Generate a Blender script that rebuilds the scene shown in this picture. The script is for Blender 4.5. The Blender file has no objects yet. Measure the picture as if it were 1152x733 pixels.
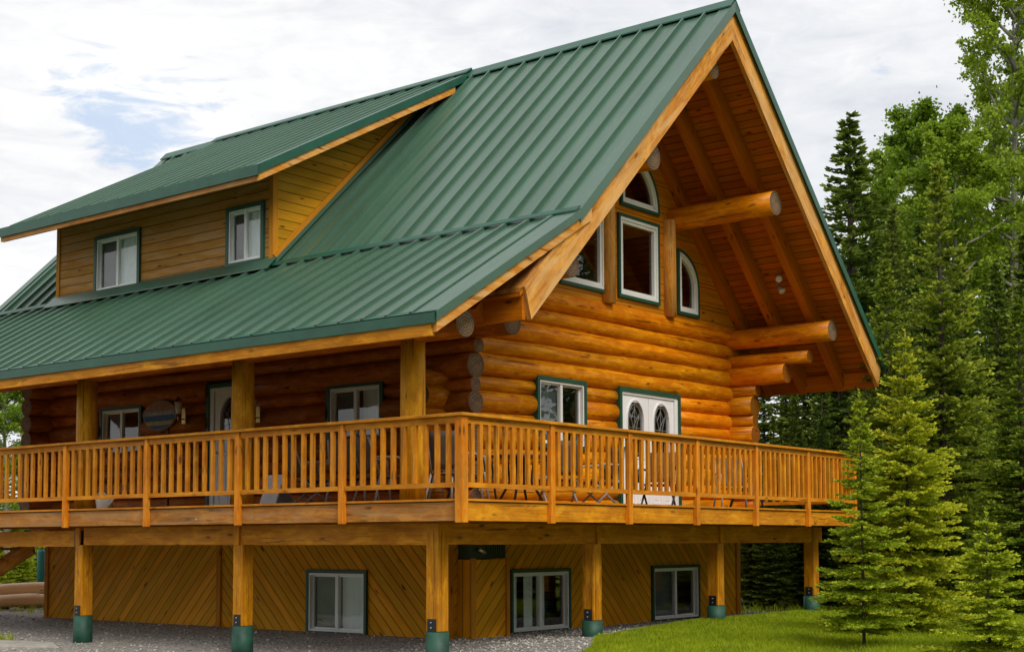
import bpy, bmesh, math, random
import numpy as np
from mathutils import Vector, Matrix
random.seed(7)
rng = np.random.default_rng(7)
S = bpy.context.scene
COL = S.collection
rad = math.radians
# ------------------------------------------------------------------ camera
cd = bpy.data.cameras.new('camera'); cam = bpy.data.objects.new('camera', cd); COL.objects.link(cam)
r_, u_, f_ = ((0.62410502,-0.78133425,-0.00311754),(-0.05020418,-0.04408261,0.99776564),(0.77972589,0.62255403,0.06673843))
cam.matrix_world = Matrix(((r_[0],u_[0],-f_[0],-13.01496822),(r_[1],u_[1],-f_[1],-11.17154024),(r_[2],u_[2],-f_[2],-0.48051131),(0,0,0,1)))
cd.sensor_width = 36; cd.lens = 49.806; cd.shift_y = 0.11646; cd.clip_end = 2000; cd.clip_start = .1
S.camera = cam
# ------------------------------------------------------------------ sky and sun
SUN_EL, SUN_AZ = rad(46), (-0.42, -0.907)     # azimuth direction towards the sun (x, y)
w = bpy.data.worlds.new('World'); S.world = w; w.use_nodes = True
nt = w.node_tree; N = nt.nodes; L = nt.links; N.clear()
out = N.new('ShaderNodeOutputWorld'); bg = N.new('ShaderNodeBackground'); bg.inputs[1].default_value = 0.066
sky = N.new('ShaderNodeTexSky'); sky.sky_type = 'NISHITA'; sky.sun_disc = False
sky.sun_elevation = SUN_EL; sky.sun_rotation = math.atan2(SUN_AZ[0], SUN_AZ[1])
tc = N.new('ShaderNodeTexCoord'); mp = N.new('ShaderNodeMapping'); mp.inputs['Scale'].default_value = (1, 1, 3.2)
L.new(tc.outputs['Generated'], mp.inputs[0])
n1 = N.new('ShaderNodeTexNoise'); n1.inputs['Scale'].default_value = 3.1; n1.inputs['Detail'].default_value = 8; n1.inputs['Roughness'].default_value = .62; n1.inputs['Distortion'].default_value = .3
n2 = N.new('ShaderNodeTexNoise'); n2.inputs['Scale'].default_value = 1.7; n2.inputs['Detail'].default_value = 7; n2.inputs['Roughness'].default_value = .6
L.new(mp.outputs[0], n1.inputs[0]); L.new(mp.outputs[0], n2.inputs[0])
def ramp(nodes, pts):
    r = nodes.new('ShaderNodeValToRGB'); e = r.color_ramp.elements
    while len(e) < len(pts): e.new(.5)
    for k, (p, c) in enumerate(pts): e[k].position = p; e[k].color = tuple(c) + (1,) if len(c) == 3 else c
    return r
gn = N.new('ShaderNodeVectorMath'); gn.operation = 'NORMALIZE'; L.new(tc.outputs['Generated'], gn.inputs[0])
def gap(direction, size):          # a thinner place in the cloud cover, given by its direction in the sky
    d = N.new('ShaderNodeVectorMath'); d.operation = 'DISTANCE'; L.new(gn.outputs[0], d.inputs[0]); d.inputs[1].default_value = Vector(direction).normalized()
    m = N.new('ShaderNodeMapRange'); m.interpolation_type = 'SMOOTHSTEP'; L.new(d.outputs['Value'], m.inputs[0])
    m.inputs[1].default_value = 0; m.inputs[2].default_value = size; m.inputs[3].default_value = 1; m.inputs[4].default_value = 0
    return m.outputs[0]
n3 = N.new('ShaderNodeTexNoise'); n3.inputs['Scale'].default_value = 19; n3.inputs['Detail'].default_value = 9; n3.inputs['Roughness'].default_value = .6; n3.inputs['Distortion'].default_value = .5
L.new(mp.outputs[0], n3.inputs[0])
def mth(op, a, b):
    x = N.new('ShaderNodeMath'); x.operation = op
    for k, v in enumerate((a, b)):
        if isinstance(v, (int, float)): x.inputs[k].default_value = v
        else: L.new(v, x.inputs[k])
    return x.outputs[0]
holes = mth('ADD', mth('ADD', gap((.5914,.7587,.2731), .085), gap((.5452,.7833,.2988), .07)), mth('ADD', mth('MULTIPLY', gap((.8707,.3812,.3109), .022), .8), mth('MULTIPLY', gap((.8599,.4327,.2706), .03), .55)))
cvn = mth('ADD', mth('MULTIPLY', n3.outputs['Fac'], 1.15), mth('MULTIPLY', n1.outputs['Fac'], .05))
cov = mth('SUBTRACT', mth('ADD', cvn, .22), mth('MULTIPLY', holes, .31))
cover = ramp(N, [(.42, (.34,.34,.34)), (.60, (1,1,1))])
cloud = ramp(N, [(.34, (5.5,5.75,6.2)), (.50, (7.0,7.1,7.3)), (.64, (8.6,8.5,8.3))])
L.new(cov, cover.inputs[0])
L.new(mth('ADD', mth('MULTIPLY', n2.outputs['Fac'], .62), mth('MULTIPLY', n3.outputs['Fac'], .38)), cloud.inputs[0])
mx = N.new('ShaderNodeMix'); mx.data_type = 'RGBA'
L.new(cover.outputs[0], mx.inputs['Factor']); sb = N.new('ShaderNodeMix'); sb.data_type = 'RGBA'; sb.inputs['Factor'].default_value = .6      # thin high veil in front of the blue
L.new(sky.outputs[0], sb.inputs['A']); sb.inputs['B'].default_value = (4.6,6.0,8.2,1); L.new(sb.outputs['Result'], mx.inputs['A']); L.new(cloud.outputs[0], mx.inputs['B'])
L.new(mx.outputs['Result'], bg.inputs[0]); L.new(bg.outputs[0], out.inputs[0])
sl = bpy.data.lights.new('sun', 'SUN'); sl.energy = 1.35; sl.angle = rad(28); sl.color = (1, .94, .85)
so = bpy.data.objects.new('sun', sl); COL.objects.link(so)
sd = Vector((SUN_AZ[0]*math.cos(SUN_EL), SUN_AZ[1]*math.cos(SUN_EL), math.sin(SUN_EL)))
so.rotation_euler = sd.to_track_quat('Z', 'Y').to_euler()
S.view_settings.view_transform = 'Standard'; S.view_settings.look = 'None'
S.view_settings.exposure = .98; S.view_settings.gamma = 1; S.view_settings.use_curve_mapping = False

# ------------------------------------------------------------------ materials
def nm(name):
    m = bpy.data.materials.new(name); m.use_nodes = True
    nt = m.node_tree; b = nt.nodes['Principled BSDF']
    return m, nt, nt.nodes, nt.links, b
def mixc(N, L, fac, a, b, mode='MIX'):
    x = N.new('ShaderNodeMix'); x.data_type = 'RGBA'; x.blend_type = mode
    for sock, v in (('Factor', fac), ('A', a), ('B', b)):
        s = [i for i in x.inputs if i.name == sock and (i.type == ('VALUE' if sock == 'Factor' else 'RGBA'))][0]
        if isinstance(v, (int, float)): s.default_value = v
        elif isinstance(v, tuple): s.default_value = v + (1,)
        else: L.new(v, s)
    return [o for o in x.outputs if o.type == 'RGBA'][0]
def math_(N, L, op, a, b=0.0, c=None):
    x = N.new('ShaderNodeMath'); x.operation = op
    for k, v in enumerate((a, b) if c is None else (a, b, c)):
        if isinstance(v, (int, float)): x.inputs[k].default_value = v
        else: L.new(v, x.inputs[k])
    return x.outputs[0]
def mapr(N, L, v, a, b, c=0, d=1):
    x = N.new('ShaderNodeMapRange'); L.new(v, x.inputs[0])
    for k, q in enumerate((a, b, c, d)): x.inputs[k+1].default_value = q
    return x.outputs[0]
def noise(N, L, vec, scale, detail=4, rough=.55, dist=0):
    x = N.new('ShaderNodeTexNoise'); x.inputs['Scale'].default_value = scale; x.inputs['Detail'].default_value = detail
    x.inputs['Roughness'].default_value = rough; x.inputs['Distortion'].default_value = dist
    if vec is not None: L.new(vec, x.inputs['Vector'])
    return x.outputs['Fac']
def mapping(N, L, vec, sc):
    x = N.new('ShaderNodeMapping'); x.inputs['Scale'].default_value = sc; L.new(vec, x.inputs[0]); return x.outputs[0]

def wood(name, light, dark, knot=(.10,.03,.008), rough=.5, plank=0.0, weather=0.0, var=.5, coat=0.0, bump=.5, wcol=(.30,.24,.18), knots=1.0, logs=False):
    m, nt, N, L, b = nm(name)
    uv = N.new('ShaderNodeUVMap').outputs[0]; geo = N.new('ShaderNodeNewGeometry')
    sep = N.new('ShaderNodeSeparateXYZ'); L.new(uv, sep.inputs[0])
    island = geo.outputs['Random Per Island']
    comb = N.new('ShaderNodeCombineXYZ'); L.new(sep.outputs[0], comb.inputs[0]); L.new(sep.outputs[1], comb.inputs[1])
    rnd = island
    if plank:
        pk = math_(N, L, 'DIVIDE', sep.outputs[1], plank); fl = math_(N, L, 'FLOOR', pk)
        wn = N.new('ShaderNodeTexWhiteNoise'); wn.noise_dimensions = '1D'; L.new(fl, wn.inputs['W']); rnd = wn.outputs['Value']
        fr = math_(N, L, 'FRACT', pk); d = math_(N, L, 'ABSOLUTE', math_(N, L, 'SUBTRACT', fr, .5))
        groove = mapr(N, L, d, .5-.011/plank, .5-.002/plank, 0, 1)
    L.new(math_(N, L, 'MULTIPLY', rnd, 37.0), comb.inputs[2])
    v = comb.outputs[0]
    grain = noise(N, L, mapping(N, L, v, (1.2, 26, 1)), 1.0, 6, .65, .6)
    fine = noise(N, L, mapping(N, L, v, (5, 130, 1)), 1.0, 3, .6)
    blot = noise(N, L, mapping(N, L, v, (.7, 2.2, 1)), 1.0, 4, .55)
    c = mixc(N, L, mapr(N, L, grain, .33, .68), light, dark)
    c = mixc(N, L, mapr(N, L, fine, .35, .75, 0, .35), c, dark)
    c = mixc(N, L, mapr(N, L, blot, .38, .72, 0, .45), c, tuple(x*.55 for x in dark))
    hv = N.new('ShaderNodeHueSaturation'); L.new(c, hv.inputs['Color'])
    L.new(mapr(N, L, rnd, 0, 1, 1-.4*var, 1+.35*var), hv.inputs['Value'])
    L.new(mapr(N, L, rnd, 1, 0, .5-.018*var, .5+.012*var), hv.inputs['Hue']); c = hv.outputs[0]
    # knots
    vo = N.new('ShaderNodeTexVoronoi'); vo.inputs['Scale'].default_value = 1.0; L.new(mapping(N, L, v, (1.7, 5.6, 1)), vo.inputs['Vector'])
    kn = mapr(N, L, vo.outputs['Distance'], .06, .15, knots, 0)
    c = mixc(N, L, kn, c, knot)
    if logs:
        ck = noise(N, L, mapping(N, L, v, (.55, 17, 1)), 1.0, 3, .5, .8)
        c = mixc(N, L, mapr(N, L, ck, .63, .67, 0, .8), c, tuple(x*.22 for x in dark))
        vo2 = N.new('ShaderNodeTexVoronoi'); vo2.inputs['Scale'].default_value = 1.0; L.new(mapping(N, L, v, (.9, 3.1, 1)), vo2.inputs['Vector'])
        c = mixc(N, L, mapr(N, L, vo2.outputs['Distance'], .03, .075, .9, 0), c, knot)
        lum = noise(N, L, mapping(N, L, v, (2.6, 7, 1)), 1.0, 5, .7, .4)
        c = mixc(N, L, mapr(N, L, lum, .50, .66, 0, .5), c, tuple(min(.95, x*1.35+.01) for x in light))
        c = mixc(N, L, mapr(N, L, lum, .47, .33, 0, .6), c, tuple(x*.7 for x in dark))
        fl = noise(N, L, mapping(N, L, v, (3.5, 9, 1)), 1.0, 4, .75)
        c = mixc(N, L, mapr(N, L, fl, .70, .74, 0, .8), c, (.85,.55,.22))
    if weather:
        we = noise(N, L, mapping(N, L, v, (.8, 9, 1)), 1.0, 7, .7, 1.0)
        c = mixc(N, L, mapr(N, L, we, .42, .62, 0, weather), c, wcol)
    hgt = math_(N, L, 'ADD', math_(N, L, 'MULTIPLY', grain, .5), math_(N, L, 'MULTIPLY', fine, .3))
    if plank:
        c = mixc(N, L, math_(N, L, 'MULTIPLY', groove, .8), c, tuple(x*.12 for x in dark))
        hgt = math_(N, L, 'SUBTRACT', hgt, math_(N, L, 'MULTIPLY', groove, 2.5))
    L.new(c, b.inputs['Base Color'])
    L.new(mapr(N, L, blot, .3, .7, rough*.8, min(1, rough*1.25)), b.inputs['Roughness'])
    b.inputs['Coat Weight'].default_value = coat; b.inputs['Coat Roughness'].default_value = .25
    b.inputs['Specular IOR Level'].default_value = .14
    bp = N.new('ShaderNodeBump'); bp.inputs['Strength'].default_value = bump; bp.inputs['Distance'].default_value = .006
    L.new(hgt, bp.inputs['Height']); L.new(bp.outputs[0], b.inputs['Normal'])
    return m

M = {}
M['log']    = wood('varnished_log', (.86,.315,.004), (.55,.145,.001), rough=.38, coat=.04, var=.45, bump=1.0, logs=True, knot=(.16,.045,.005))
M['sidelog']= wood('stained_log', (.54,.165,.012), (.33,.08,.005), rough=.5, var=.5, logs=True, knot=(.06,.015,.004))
M['beam']   = wood('stained_beam', (.74,.31,.006), (.46,.15,.002), rough=.55, var=.5, logs=True, weather=.3, wcol=(.40,.19,.04))
M['rafter'] = wood('rafter_timber', (.62,.20,.005), (.42,.11,.003), rough=.5, var=.3)
M['rail']   = wood('stained_rail', (.76,.295,.006), (.48,.15,.002), rough=.5, var=.7, weather=.35, wcol=(.54,.27,.05), logs=True)
M['fascia'] = wood('deck_fascia', (.56,.24,.035), (.34,.12,.016), rough=.6, var=.7, logs=True, weather=.55, wcol=(.42,.26,.12))
M['barge']  = wood('barge_board', (.76,.33,.04), (.50,.18,.015), rough=.6, var=.4, logs=True, weather=.7, wcol=(.68,.43,.18))
M['post']   = wood('log_post', (.76,.38,.015), (.52,.21,.005), rough=.5, var=.3, logs=True)
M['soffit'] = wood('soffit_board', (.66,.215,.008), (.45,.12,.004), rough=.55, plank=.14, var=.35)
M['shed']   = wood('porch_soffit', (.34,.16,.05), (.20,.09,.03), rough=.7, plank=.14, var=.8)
M['diag']   = wood('diagonal_board', (.88,.42,.010), (.66,.27,.005), rough=.6, plank=.145, var=.4)
M['siding'] = wood('dormer_siding', (.64,.29,.045), (.43,.175,.022), rough=.7, plank=.16, var=.6, weather=.7, wcol=(.50,.31,.15))
M['cheek']  = wood('cheek_siding', (.62,.33,.010), (.47,.21,.006), rough=.6, plank=.16, var=.4)
M['gable']  = wood('gable_board', (.70,.27,.008), (.50,.155,.004), rough=.5, plank=.19, var=.4)
M['trimw']  = wood('corner_trim', (.66,.29,.018), (.48,.18,.009), rough=.6, var=.3)
M['driftlog'] = wood('peeled_log', (.92,.76,.56), (.74,.54,.34), rough=.7, var=.6, weather=.6, wcol=(.7,.5,.34))

def endgrain():
    m, nt, N, L, b = nm('end_grain')
    uv = N.new('ShaderNodeUVMap').outputs[0]
    ln = N.new('ShaderNodeVectorMath'); ln.operation = 'LENGTH'
    dn = noise(N, L, uv, 5, 3)
    L.new(uv, ln.inputs[0])
    d = math_(N, L, 'ADD', math_(N, L, 'MULTIPLY', ln.outputs['Value'], 150), math_(N, L, 'MULTIPLY', dn, 14))
    s = math_(N, L, 'SINE', d)
    c = mixc(N, L, mapr(N, L, s, -1, 1, 0, .85), (.34,.20,.10), (.08,.042,.02))
    bl = noise(N, L, mapping(N, L, uv, (9,9,9)), 1, 5, .7)
    c = mixc(N, L, mapr(N, L, bl, .4, .65, 0, .8), c, (.10,.065,.04))
    gr = N.new('ShaderNodeTexGradient'); gr.gradient_type = 'RADIAL'; L.new(uv, gr.inputs[0])
    ck = noise(N, L, mapping(N, L, gr.outputs[0], (22,1,1)), 1, 2)
    c = mixc(N, L, mapr(N, L, ck, .60, .66, 0, .85), c, (.05,.03,.02))
    c = mixc(N, L, mapr(N, L, ln.outputs['Value'], .12, .19, 0, .55), c, (.06,.033,.018))
    L.new(c, b.inputs['Base Color']); b.inputs['Roughness'].default_value = .85
    return m
M['end'] = endgrain()
M['endstain'] = wood('stained_log_end', (.40,.14,.01), (.22,.07,.005), rough=.6)

def paint(name, col, rough=.5, metal=0, noise_amt=.25, spec=.5, scale=3):
    m, nt, N, L, b = nm(name)
    tc = N.new('ShaderNodeTexCoord').outputs['Object']
    n = noise(N, L, tc, scale, 6, .6)
    c = mixc(N, L, mapr(N, L, n, .3, .7), tuple(x*(1+noise_amt*.6) for x in col), tuple(x*(1-noise_amt) for x in col))
    L.new(c, b.inputs['Base Color']); b.inputs['Roughness'].default_value = rough; b.inputs['Metallic'].default_value = metal
    b.inputs['Specular IOR Level'].default_value = spec
    return m
def roofmat(name, col, rough):
    m, nt, N, L, b = nm(name)
    tc = N.new('ShaderNodeTexCoord').outputs['Object']
    n = noise(N, L, mapping(N, L, tc, (.35,1.2,.35)), 1.0, 6, .65)
    n2 = noise(N, L, mapping(N, L, tc, (2.2,14,2.2)), 1.0, 5, .7)
    c = mixc(N, L, mapr(N, L, n, .35, .7), tuple(x*1.15 for x in col), tuple(x*.85 for x in col))
    c = mixc(N, L, mapr(N, L, n2, .55, .8, 0, .25), c, (.09,.10,.07))
    L.new(c, b.inputs['Base Color']); L.new(mapr(N, L, n2, .3, .7, rough*.85, rough*1.2), b.inputs['Roughness'])
    st = noise(N, L, mapping(N, L, tc, (.5,7,.5)), 1.0, 4, .6)
    b.inputs['Specular IOR Level'].default_value = .6
    bp = N.new('ShaderNodeBump'); bp.inputs['Strength'].default_value = .25; bp.inputs['Distance'].default_value = .02
    L.new(math_(N, L, 'ADD', n, math_(N, L, 'MULTIPLY', st, .6)), bp.inputs['Height']); L.new(bp.outputs[0], b.inputs['Normal'])
    return m
M['roof'] = roofmat('green_metal_roof', (.046,.108,.068), .32)
M['gtrim'] = paint('green_metal_trim', (.012,.085,.050), .4)
M['gwin'] = paint('green_window_trim', (.010,.072,.040), .5)
M['white'] = paint('white_vinyl', (.78,.78,.76), .35, noise_amt=.06)
M['whitedoor'] = paint('white_door_paint', (.80,.80,.80), .4, noise_amt=.05)
M['pier'] = paint('green_pier_paint', (.012,.075,.045), .6, noise_amt=.5, scale=6)
M['black'] = paint('black_metal', (.012,.012,.013), .45)
M['bolt'] = paint('zinc', (.5,.5,.5), .35, 1)
M['grey'] = paint('grey_metal', (.30,.30,.29), .45, noise_amt=.1)
M['greymesh'] = paint('grey_sling', (.10,.085,.07), .8)
M['wicker'] = paint('dark_wicker', (.035,.025,.02), .6, noise_amt=.6, scale=40)
M['chrome'] = paint('brushed_steel', (.6,.6,.6), .3, 1)
M['brass'] = paint('old_brass', (.55,.36,.12), .35, 1)
M['curtain'] = paint('curtain_cloth', (.42,.43,.42), .9, noise_amt=.3, scale=5)
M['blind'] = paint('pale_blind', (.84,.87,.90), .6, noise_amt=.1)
M['screen'] = paint('insect_screen', (.09,.10,.10), .6, noise_amt=.3)
M['inside'] = paint('interior_wall', (.16,.10,.05), .9)
M['dark'] = paint('dark_lining', (.05,.03,.015), .95)
M['conc'] = paint('pale_flagstone', (.36,.34,.30), .9, noise_amt=.35, scale=5)
M['rock'] = paint('field_stone', (.22,.19,.15), .9, noise_amt=.5, scale=4)
M['bulb'] = paint('frosted_bulb_glass', (.8,.72,.6), .3, noise_amt=.05)
M['teal'] = paint('teal_pipe', (.005,.14,.13), .5)
M['corr'] = paint('corrugated_green', (.03,.055,.03), .6)
def glass():
    m, nt, N, L, b = nm('window_glass')
    N.remove(b); o = [n for n in N if n.type == 'OUTPUT_MATERIAL'][0]
    t = N.new('ShaderNodeBsdfTransparent'); t.inputs[0].default_value = (.91,.94,.93,1)
    g = N.new('ShaderNodeBsdfGlossy'); g.inputs['Roughness'].default_value = .01; g.inputs[0].default_value = (1,1,1,1)
    tc = N.new('ShaderNodeTexCoord').outputs['Object']
    bp = N.new('ShaderNodeBump'); bp.inputs['Strength'].default_value = .12; bp.inputs['Distance'].default_value = .02
    L.new(noise(N, L, tc, 1.3, 2), bp.inputs['Height']); L.new(bp.outputs[0], g.inputs['Normal'])
    fr = N.new('ShaderNodeFresnel'); fr.inputs['IOR'].default_value = 1.75
    mx = N.new('ShaderNodeMixShader'); L.new(math_(N, L, 'MULTIPLY', fr.outputs[0], math_(N, L, 'SUBTRACT', 1.0, N.new('ShaderNodeNewGeometry').outputs['Backfacing'])), mx.inputs[0]); L.new(t.outputs[0], mx.inputs[1]); L.new(g.outputs[0], mx.inputs[2])
    L.new(mx.outputs[0], o.inputs[0]); return m
M['glass'] = glass()
def foliage(name, a, b_, tip=None, rough=.6, transl=.25):
    m, nt, N, L, b = nm(name)
    isl = N.new('ShaderNodeNewGeometry').outputs['Random Per Island']
    oi = N.new('ShaderNodeObjectInfo').outputs['Random']
    r = ramp(N, [(0, a), (.6, b_)] + ([(.93, b_), (1, tip)] if tip else []))
    L.new(isl, r.inputs[0])
    at = N.new('ShaderNodeAttribute'); at.attribute_name = 'new_growth'      # fresh shoots at the twig ends are paler
    col = r.outputs[0]
    if tip and name.endswith('needles'): col = mixc(N, L, math_(N, L, 'MULTIPLY', at.outputs['Fac'], .75), col, tip)
    if name == 'grass_blades':
        gp = N.new('ShaderNodeNewGeometry').outputs['Position']; col = mixc(N, L, mapr(N, L, noise(N, L, gp, 1.6, 5, .65), .42, .62, 0, .4), col, (.12, .19, .008))
    hv = N.new('ShaderNodeHueSaturation'); L.new(col, hv.inputs['Color'])
    L.new(mapr(N, L, oi, 0, 1, .495, .525), hv.inputs['Hue']); L.new(mapr(N, L, oi, 0, 1, 1.12, .86), hv.inputs['Value'])
    L.new(hv.outputs[0], b.inputs['Base Color']); b.inputs['Roughness'].default_value = rough
    b.inputs['Specular IOR Level'].default_value = .25
    t = N.new('ShaderNodeBsdfTranslucent'); L.new(hv.outputs[0], t.inputs[0])
    mx = N.new('ShaderNodeMixShader'); mx.inputs[0].default_value = transl
    o = [n for n in N if n.type == 'OUTPUT_MATERIAL'][0]
    L.new(b.outputs[0], mx.inputs[1]); L.new(t.outputs[0], mx.inputs[2]); L.new(mx.outputs[0], o.inputs[0])
    return m
M['needle_new'] = foliage('young_spruce_needles', (.15,.20,.006), (.36,.42,.014), (.80,.80,.07), transl=.4)
M['needle'] = foliage('spruce_needles', (.07,.11,.008), (.20,.26,.018), (.50,.54,.05), transl=.35)
M['needle_dark'] = foliage('dark_spruce_needles', (.045,.075,.009), (.13,.18,.02), (.30,.36,.04), transl=.3)
M['leaf'] = foliage('aspen_leaves', (.14,.22,.012), (.34,.44,.03), (.52,.58,.07), transl=.5)
M['bush'] = foliage('bush_leaves', (.06,.10,.012), (.16,.20,.03), (.28,.30,.05), transl=.3)
def bark(name, a, b_):
    m, nt, N, L, b = nm(name)
    tc = N.new('ShaderNodeTexCoord').outputs['Object']
    n = noise(N, L, mapping(N, L, tc, (9,9,2.5)), 1, 6, .7)
    c = mixc(N, L, mapr(N, L, n, .35, .65), a, b_)
    L.new(c, b.inputs['Base Color']); b.inputs['Roughness'].default_value = .9
    bp = N.new('ShaderNodeBump'); bp.inputs['Strength'].default_value = .6; bp.inputs['Distance'].default_value = .02
    L.new(n, bp.inputs['Height']); L.new(bp.outputs[0], b.inputs['Normal']); return m
M['bark'] = bark('spruce_bark', (.10,.075,.055), (.035,.026,.02))
M['aspenbark'] = bark('aspen_bark', (.34,.33,.27), (.13,.12,.09))

# ------------------------------------------------------------------ mesh builder
class MB:
    def __init__(s): s.v=[]; s.f=[]; s.uv=[]; s.mi=[]; s.sm=[]
    def face(s, idx, uvs, mi=0, smooth=False):
        s.f.append(idx); s.uv += uvs; s.mi.append(mi); s.sm.append(smooth)
    def hexa(s, c, axis=None, mi=0):
        """8 corners: c[0..3] bottom ring, c[4..7] top ring"""
        b0 = len(s.v); c = [Vector(p) for p in c]; s.v += [tuple(p) for p in c]
        e = [(c[1]-c[0]), (c[3]-c[0]), (c[4]-c[0])]
        k = max(range(3), key=lambda i: e[i].length) if axis is None else axis
        A = e[k].normalized(); o = (random.uniform(0,40), random.uniform(0,40))
        B = [x.normalized() for i, x in enumerate(e) if i != k]
        for q in ((0,3,2,1),(4,5,6,7),(0,1,5,4),(1,2,6,5),(2,3,7,6),(3,0,4,7)):
            nrm = (c[q[1]]-c[q[0]]).cross(c[q[2]]-c[q[1]])
            if nrm.length < 1e-12: nrm = Vector((0,0,1))
            nrm.normalize()
            if abs(nrm.dot(A)) > .7: U, V = B[0], B[1]
            else:
                U = A; V = min(B, key=lambda x: abs(x.dot(nrm)))
            s.face([b0+i for i in q], [((c[i]-c[0]).dot(U)+o[0], (c[i]-c[0]).dot(V)+o[1]) for i in q], mi)
    def box(s, x0,x1,y0,y1,z0,z1, axis=None, mi=0):
        if x0>x1: x0,x1=x1,x0
        if y0>y1: y0,y1=y1,y0
        if z0>z1: z0,z1=z1,z0
        s.hexa([(x0,y0,z0),(x1,y0,z0),(x1,y1,z0),(x0,y1,z0),(x0,y0,z1),(x1,y0,z1),(x1,y1,z1),(x0,y1,z1)], axis, mi)
    def bar(s, a, b, w, h, up=(0,0,1), mi=0):
        a=Vector(a); b=Vector(b); d=(b-a).normalized(); up=Vector(up)
        x=d.cross(up)
        if x.length<1e-6: x=d.cross(Vector((1,0,0)))
        x.normalize(); y=x.cross(d).normalized()
        c=[]
        for p in (a,b):
            c += [p-x*w/2-y*h/2, p+x*w/2-y*h/2, p+x*w/2+y*h/2, p-x*w/2+y*h/2]
        s.hexa(c, 2, mi)
    def tube(s, pts, rs, n=16, capmi=1, mi=0, caps=True, wob=0.0, smooth=True, sub=1):
        pts=[Vector(p) for p in pts]
        if sub>1 and len(pts)==2:
            a,b=pts; ra,rb=rs; pts=[a.lerp(b,i/sub) for i in range(sub+1)]; rs=[ra+(rb-ra)*i/sub for i in range(sub+1)]
            if wob:
                ph=random.uniform(0,6); 
                rs=[r*(1+wob*math.sin(ph+i*1.7)*random.uniform(.3,1)) for i,r in enumerate(rs)]
        o=(random.uniform(0,40),random.uniform(0,40)); rings=[]; d0=None; L_=0; ls=[]
        x=None
        for i,p in enumerate(pts):
            d=(pts[min(i+1,len(pts)-1)]-pts[max(i-1,0)]).normalized()
            if x is None:
                x=d.cross(Vector((0,0,1)))
                if x.length<1e-3: x=Vector((1,0,0))
            x=(x-d*x.dot(d)).normalized(); y=d.cross(x)
            if i: L_+=(p-pts[i-1]).length
            ls.append(L_); b0=len(s.v)
            for k in range(n):
                a=2*math.pi*k/n; s.v.append(tuple(p+(x*math.cos(a)+y*math.sin(a))*rs[i]))
            rings.append(b0)
        R=max(rs)
        for i in range(len(pts)-1):
            for k in range(n):
                k2=(k+1)%n; a,b=rings[i],rings[i+1]; v0=R*2*math.pi*k/n; v1=R*2*math.pi*(k+1)/n
                s.face([a+k,a+k2,b+k2,b+k],[(ls[i]+o[0],v0+o[1]),(ls[i]+o[0],v1+o[1]),(ls[i+1]+o[0],v1+o[1]),(ls[i+1]+o[0],v0+o[1])],mi,smooth)
        if caps:
            for b0,r,rev in ((rings[0],rs[0],True),(rings[-1],rs[-1],False)):
                idx=list(range(b0,b0+n)); uv=[(r*math.cos(2*math.pi*k/n),r*math.sin(2*math.pi*k/n)) for k in range(n)]
                # fan through a centre so that the rings read
                c=len(s.v); s.v.append(tuple(sum((Vector(s.v[i]) for i in idx),Vector())/n))
                for k in range(n):
                    k2=(k+1)%n; tri=[idx[k],idx[k2],c]; tu=[uv[k],uv[k2],(0,0)]
                    if rev: tri.reverse(); tu.reverse()
                    s.face(tri,tu,capmi)
    def prism(s, poly, to3, t0, t1, uvrot=0, mi=0, edge_mi=None):
        """poly: 2D points; to3(a,b,t) -> 3D; extruded t0..t1; uv from the 2D coords rotated"""
        n=len(poly); b0=len(s.v); cr,sr=math.cos(uvrot),math.sin(uvrot); o=random.uniform(0,30)
        for t in (t0,t1):
            for a,b in poly: s.v.append(tuple(to3(a,b,t)))
        U=lambda a,b:(a*cr+b*sr+o, -a*sr+b*cr)
        s.face([b0+i for i in range(n)][::-1],[U(*poly[i]) for i in range(n)][::-1],mi)
        s.face([b0+n+i for i in range(n)],[U(*poly[i]) for i in range(n)],mi)
        for i in range(n):
            j=(i+1)%n; d=math.dist(poly[i],poly[j])
            s.face([b0+i,b0+j,b0+n+j,b0+n+i],[(o,0),(o+d,0),(o+d,t1-t0),(o,t1-t0)],mi if edge_mi is None else edge_mi)
    def ring(s, outer, inner, to3, t0, t1):
        n=len(outer); b0=len(s.v)
        for t in (t0,t1):
            for P in (outer,inner):
                for a,b in P: s.v.append(tuple(to3(a,b,t)))
        o=random.uniform(0,30)
        for i in range(n):
            j=(i+1)%n; u=[(o,0),(o+.3,0),(o+.3,.05),(o,.05)]
            O0,I0,O1,I1=b0,b0+n,b0+2*n,b0+3*n
            s.face([O1+i,O1+j,I1+j,I1+i],u); s.face([O0+j,O0+i,I0+i,I0+j],u)
            s.face([O0+i,O0+j,O1+j,O1+i],u); s.face([I0+j,I0+i,I1+i,I1+j],u)
    def build(s, name, mats, parent=None, bevel=0.0, origin=None):
        me=bpy.data.meshes.new(name); vs=s.v
        if origin is not None: vs=[(x-origin[0],y-origin[1],z-origin[2]) for x,y,z in vs]
        me.from_pydata(vs,[],s.f)
        uvl=me.uv_layers.new(name='UVMap'); uvl.data.foreach_set('uv',[c for p in s.uv for c in p])
        me.polygons.foreach_set('material_index',s.mi); me.polygons.foreach_set('use_smooth',s.sm)
        if not isinstance(mats,(list,tuple)): mats=[mats]
        for m in mats: me.materials.append(m)
        bm=bmesh.new(); bm.from_mesh(me); bmesh.ops.recalc_face_normals(bm,faces=bm.faces); bm.to_mesh(me); bm.free()
        me.update(); o=bpy.data.objects.new(name,me); COL.objects.link(o)
        if origin is not None: o.location=origin
        if parent is not None:
            o.parent=parent; o.location=Vector(o.location)-parent_world(parent)
        if bevel:
            b=o.modifiers.new('bevel','BEVEL'); b.width=bevel; b.segments=2; b.limit_method='ANGLE'; b.angle_limit=rad(40)
        return o
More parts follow.
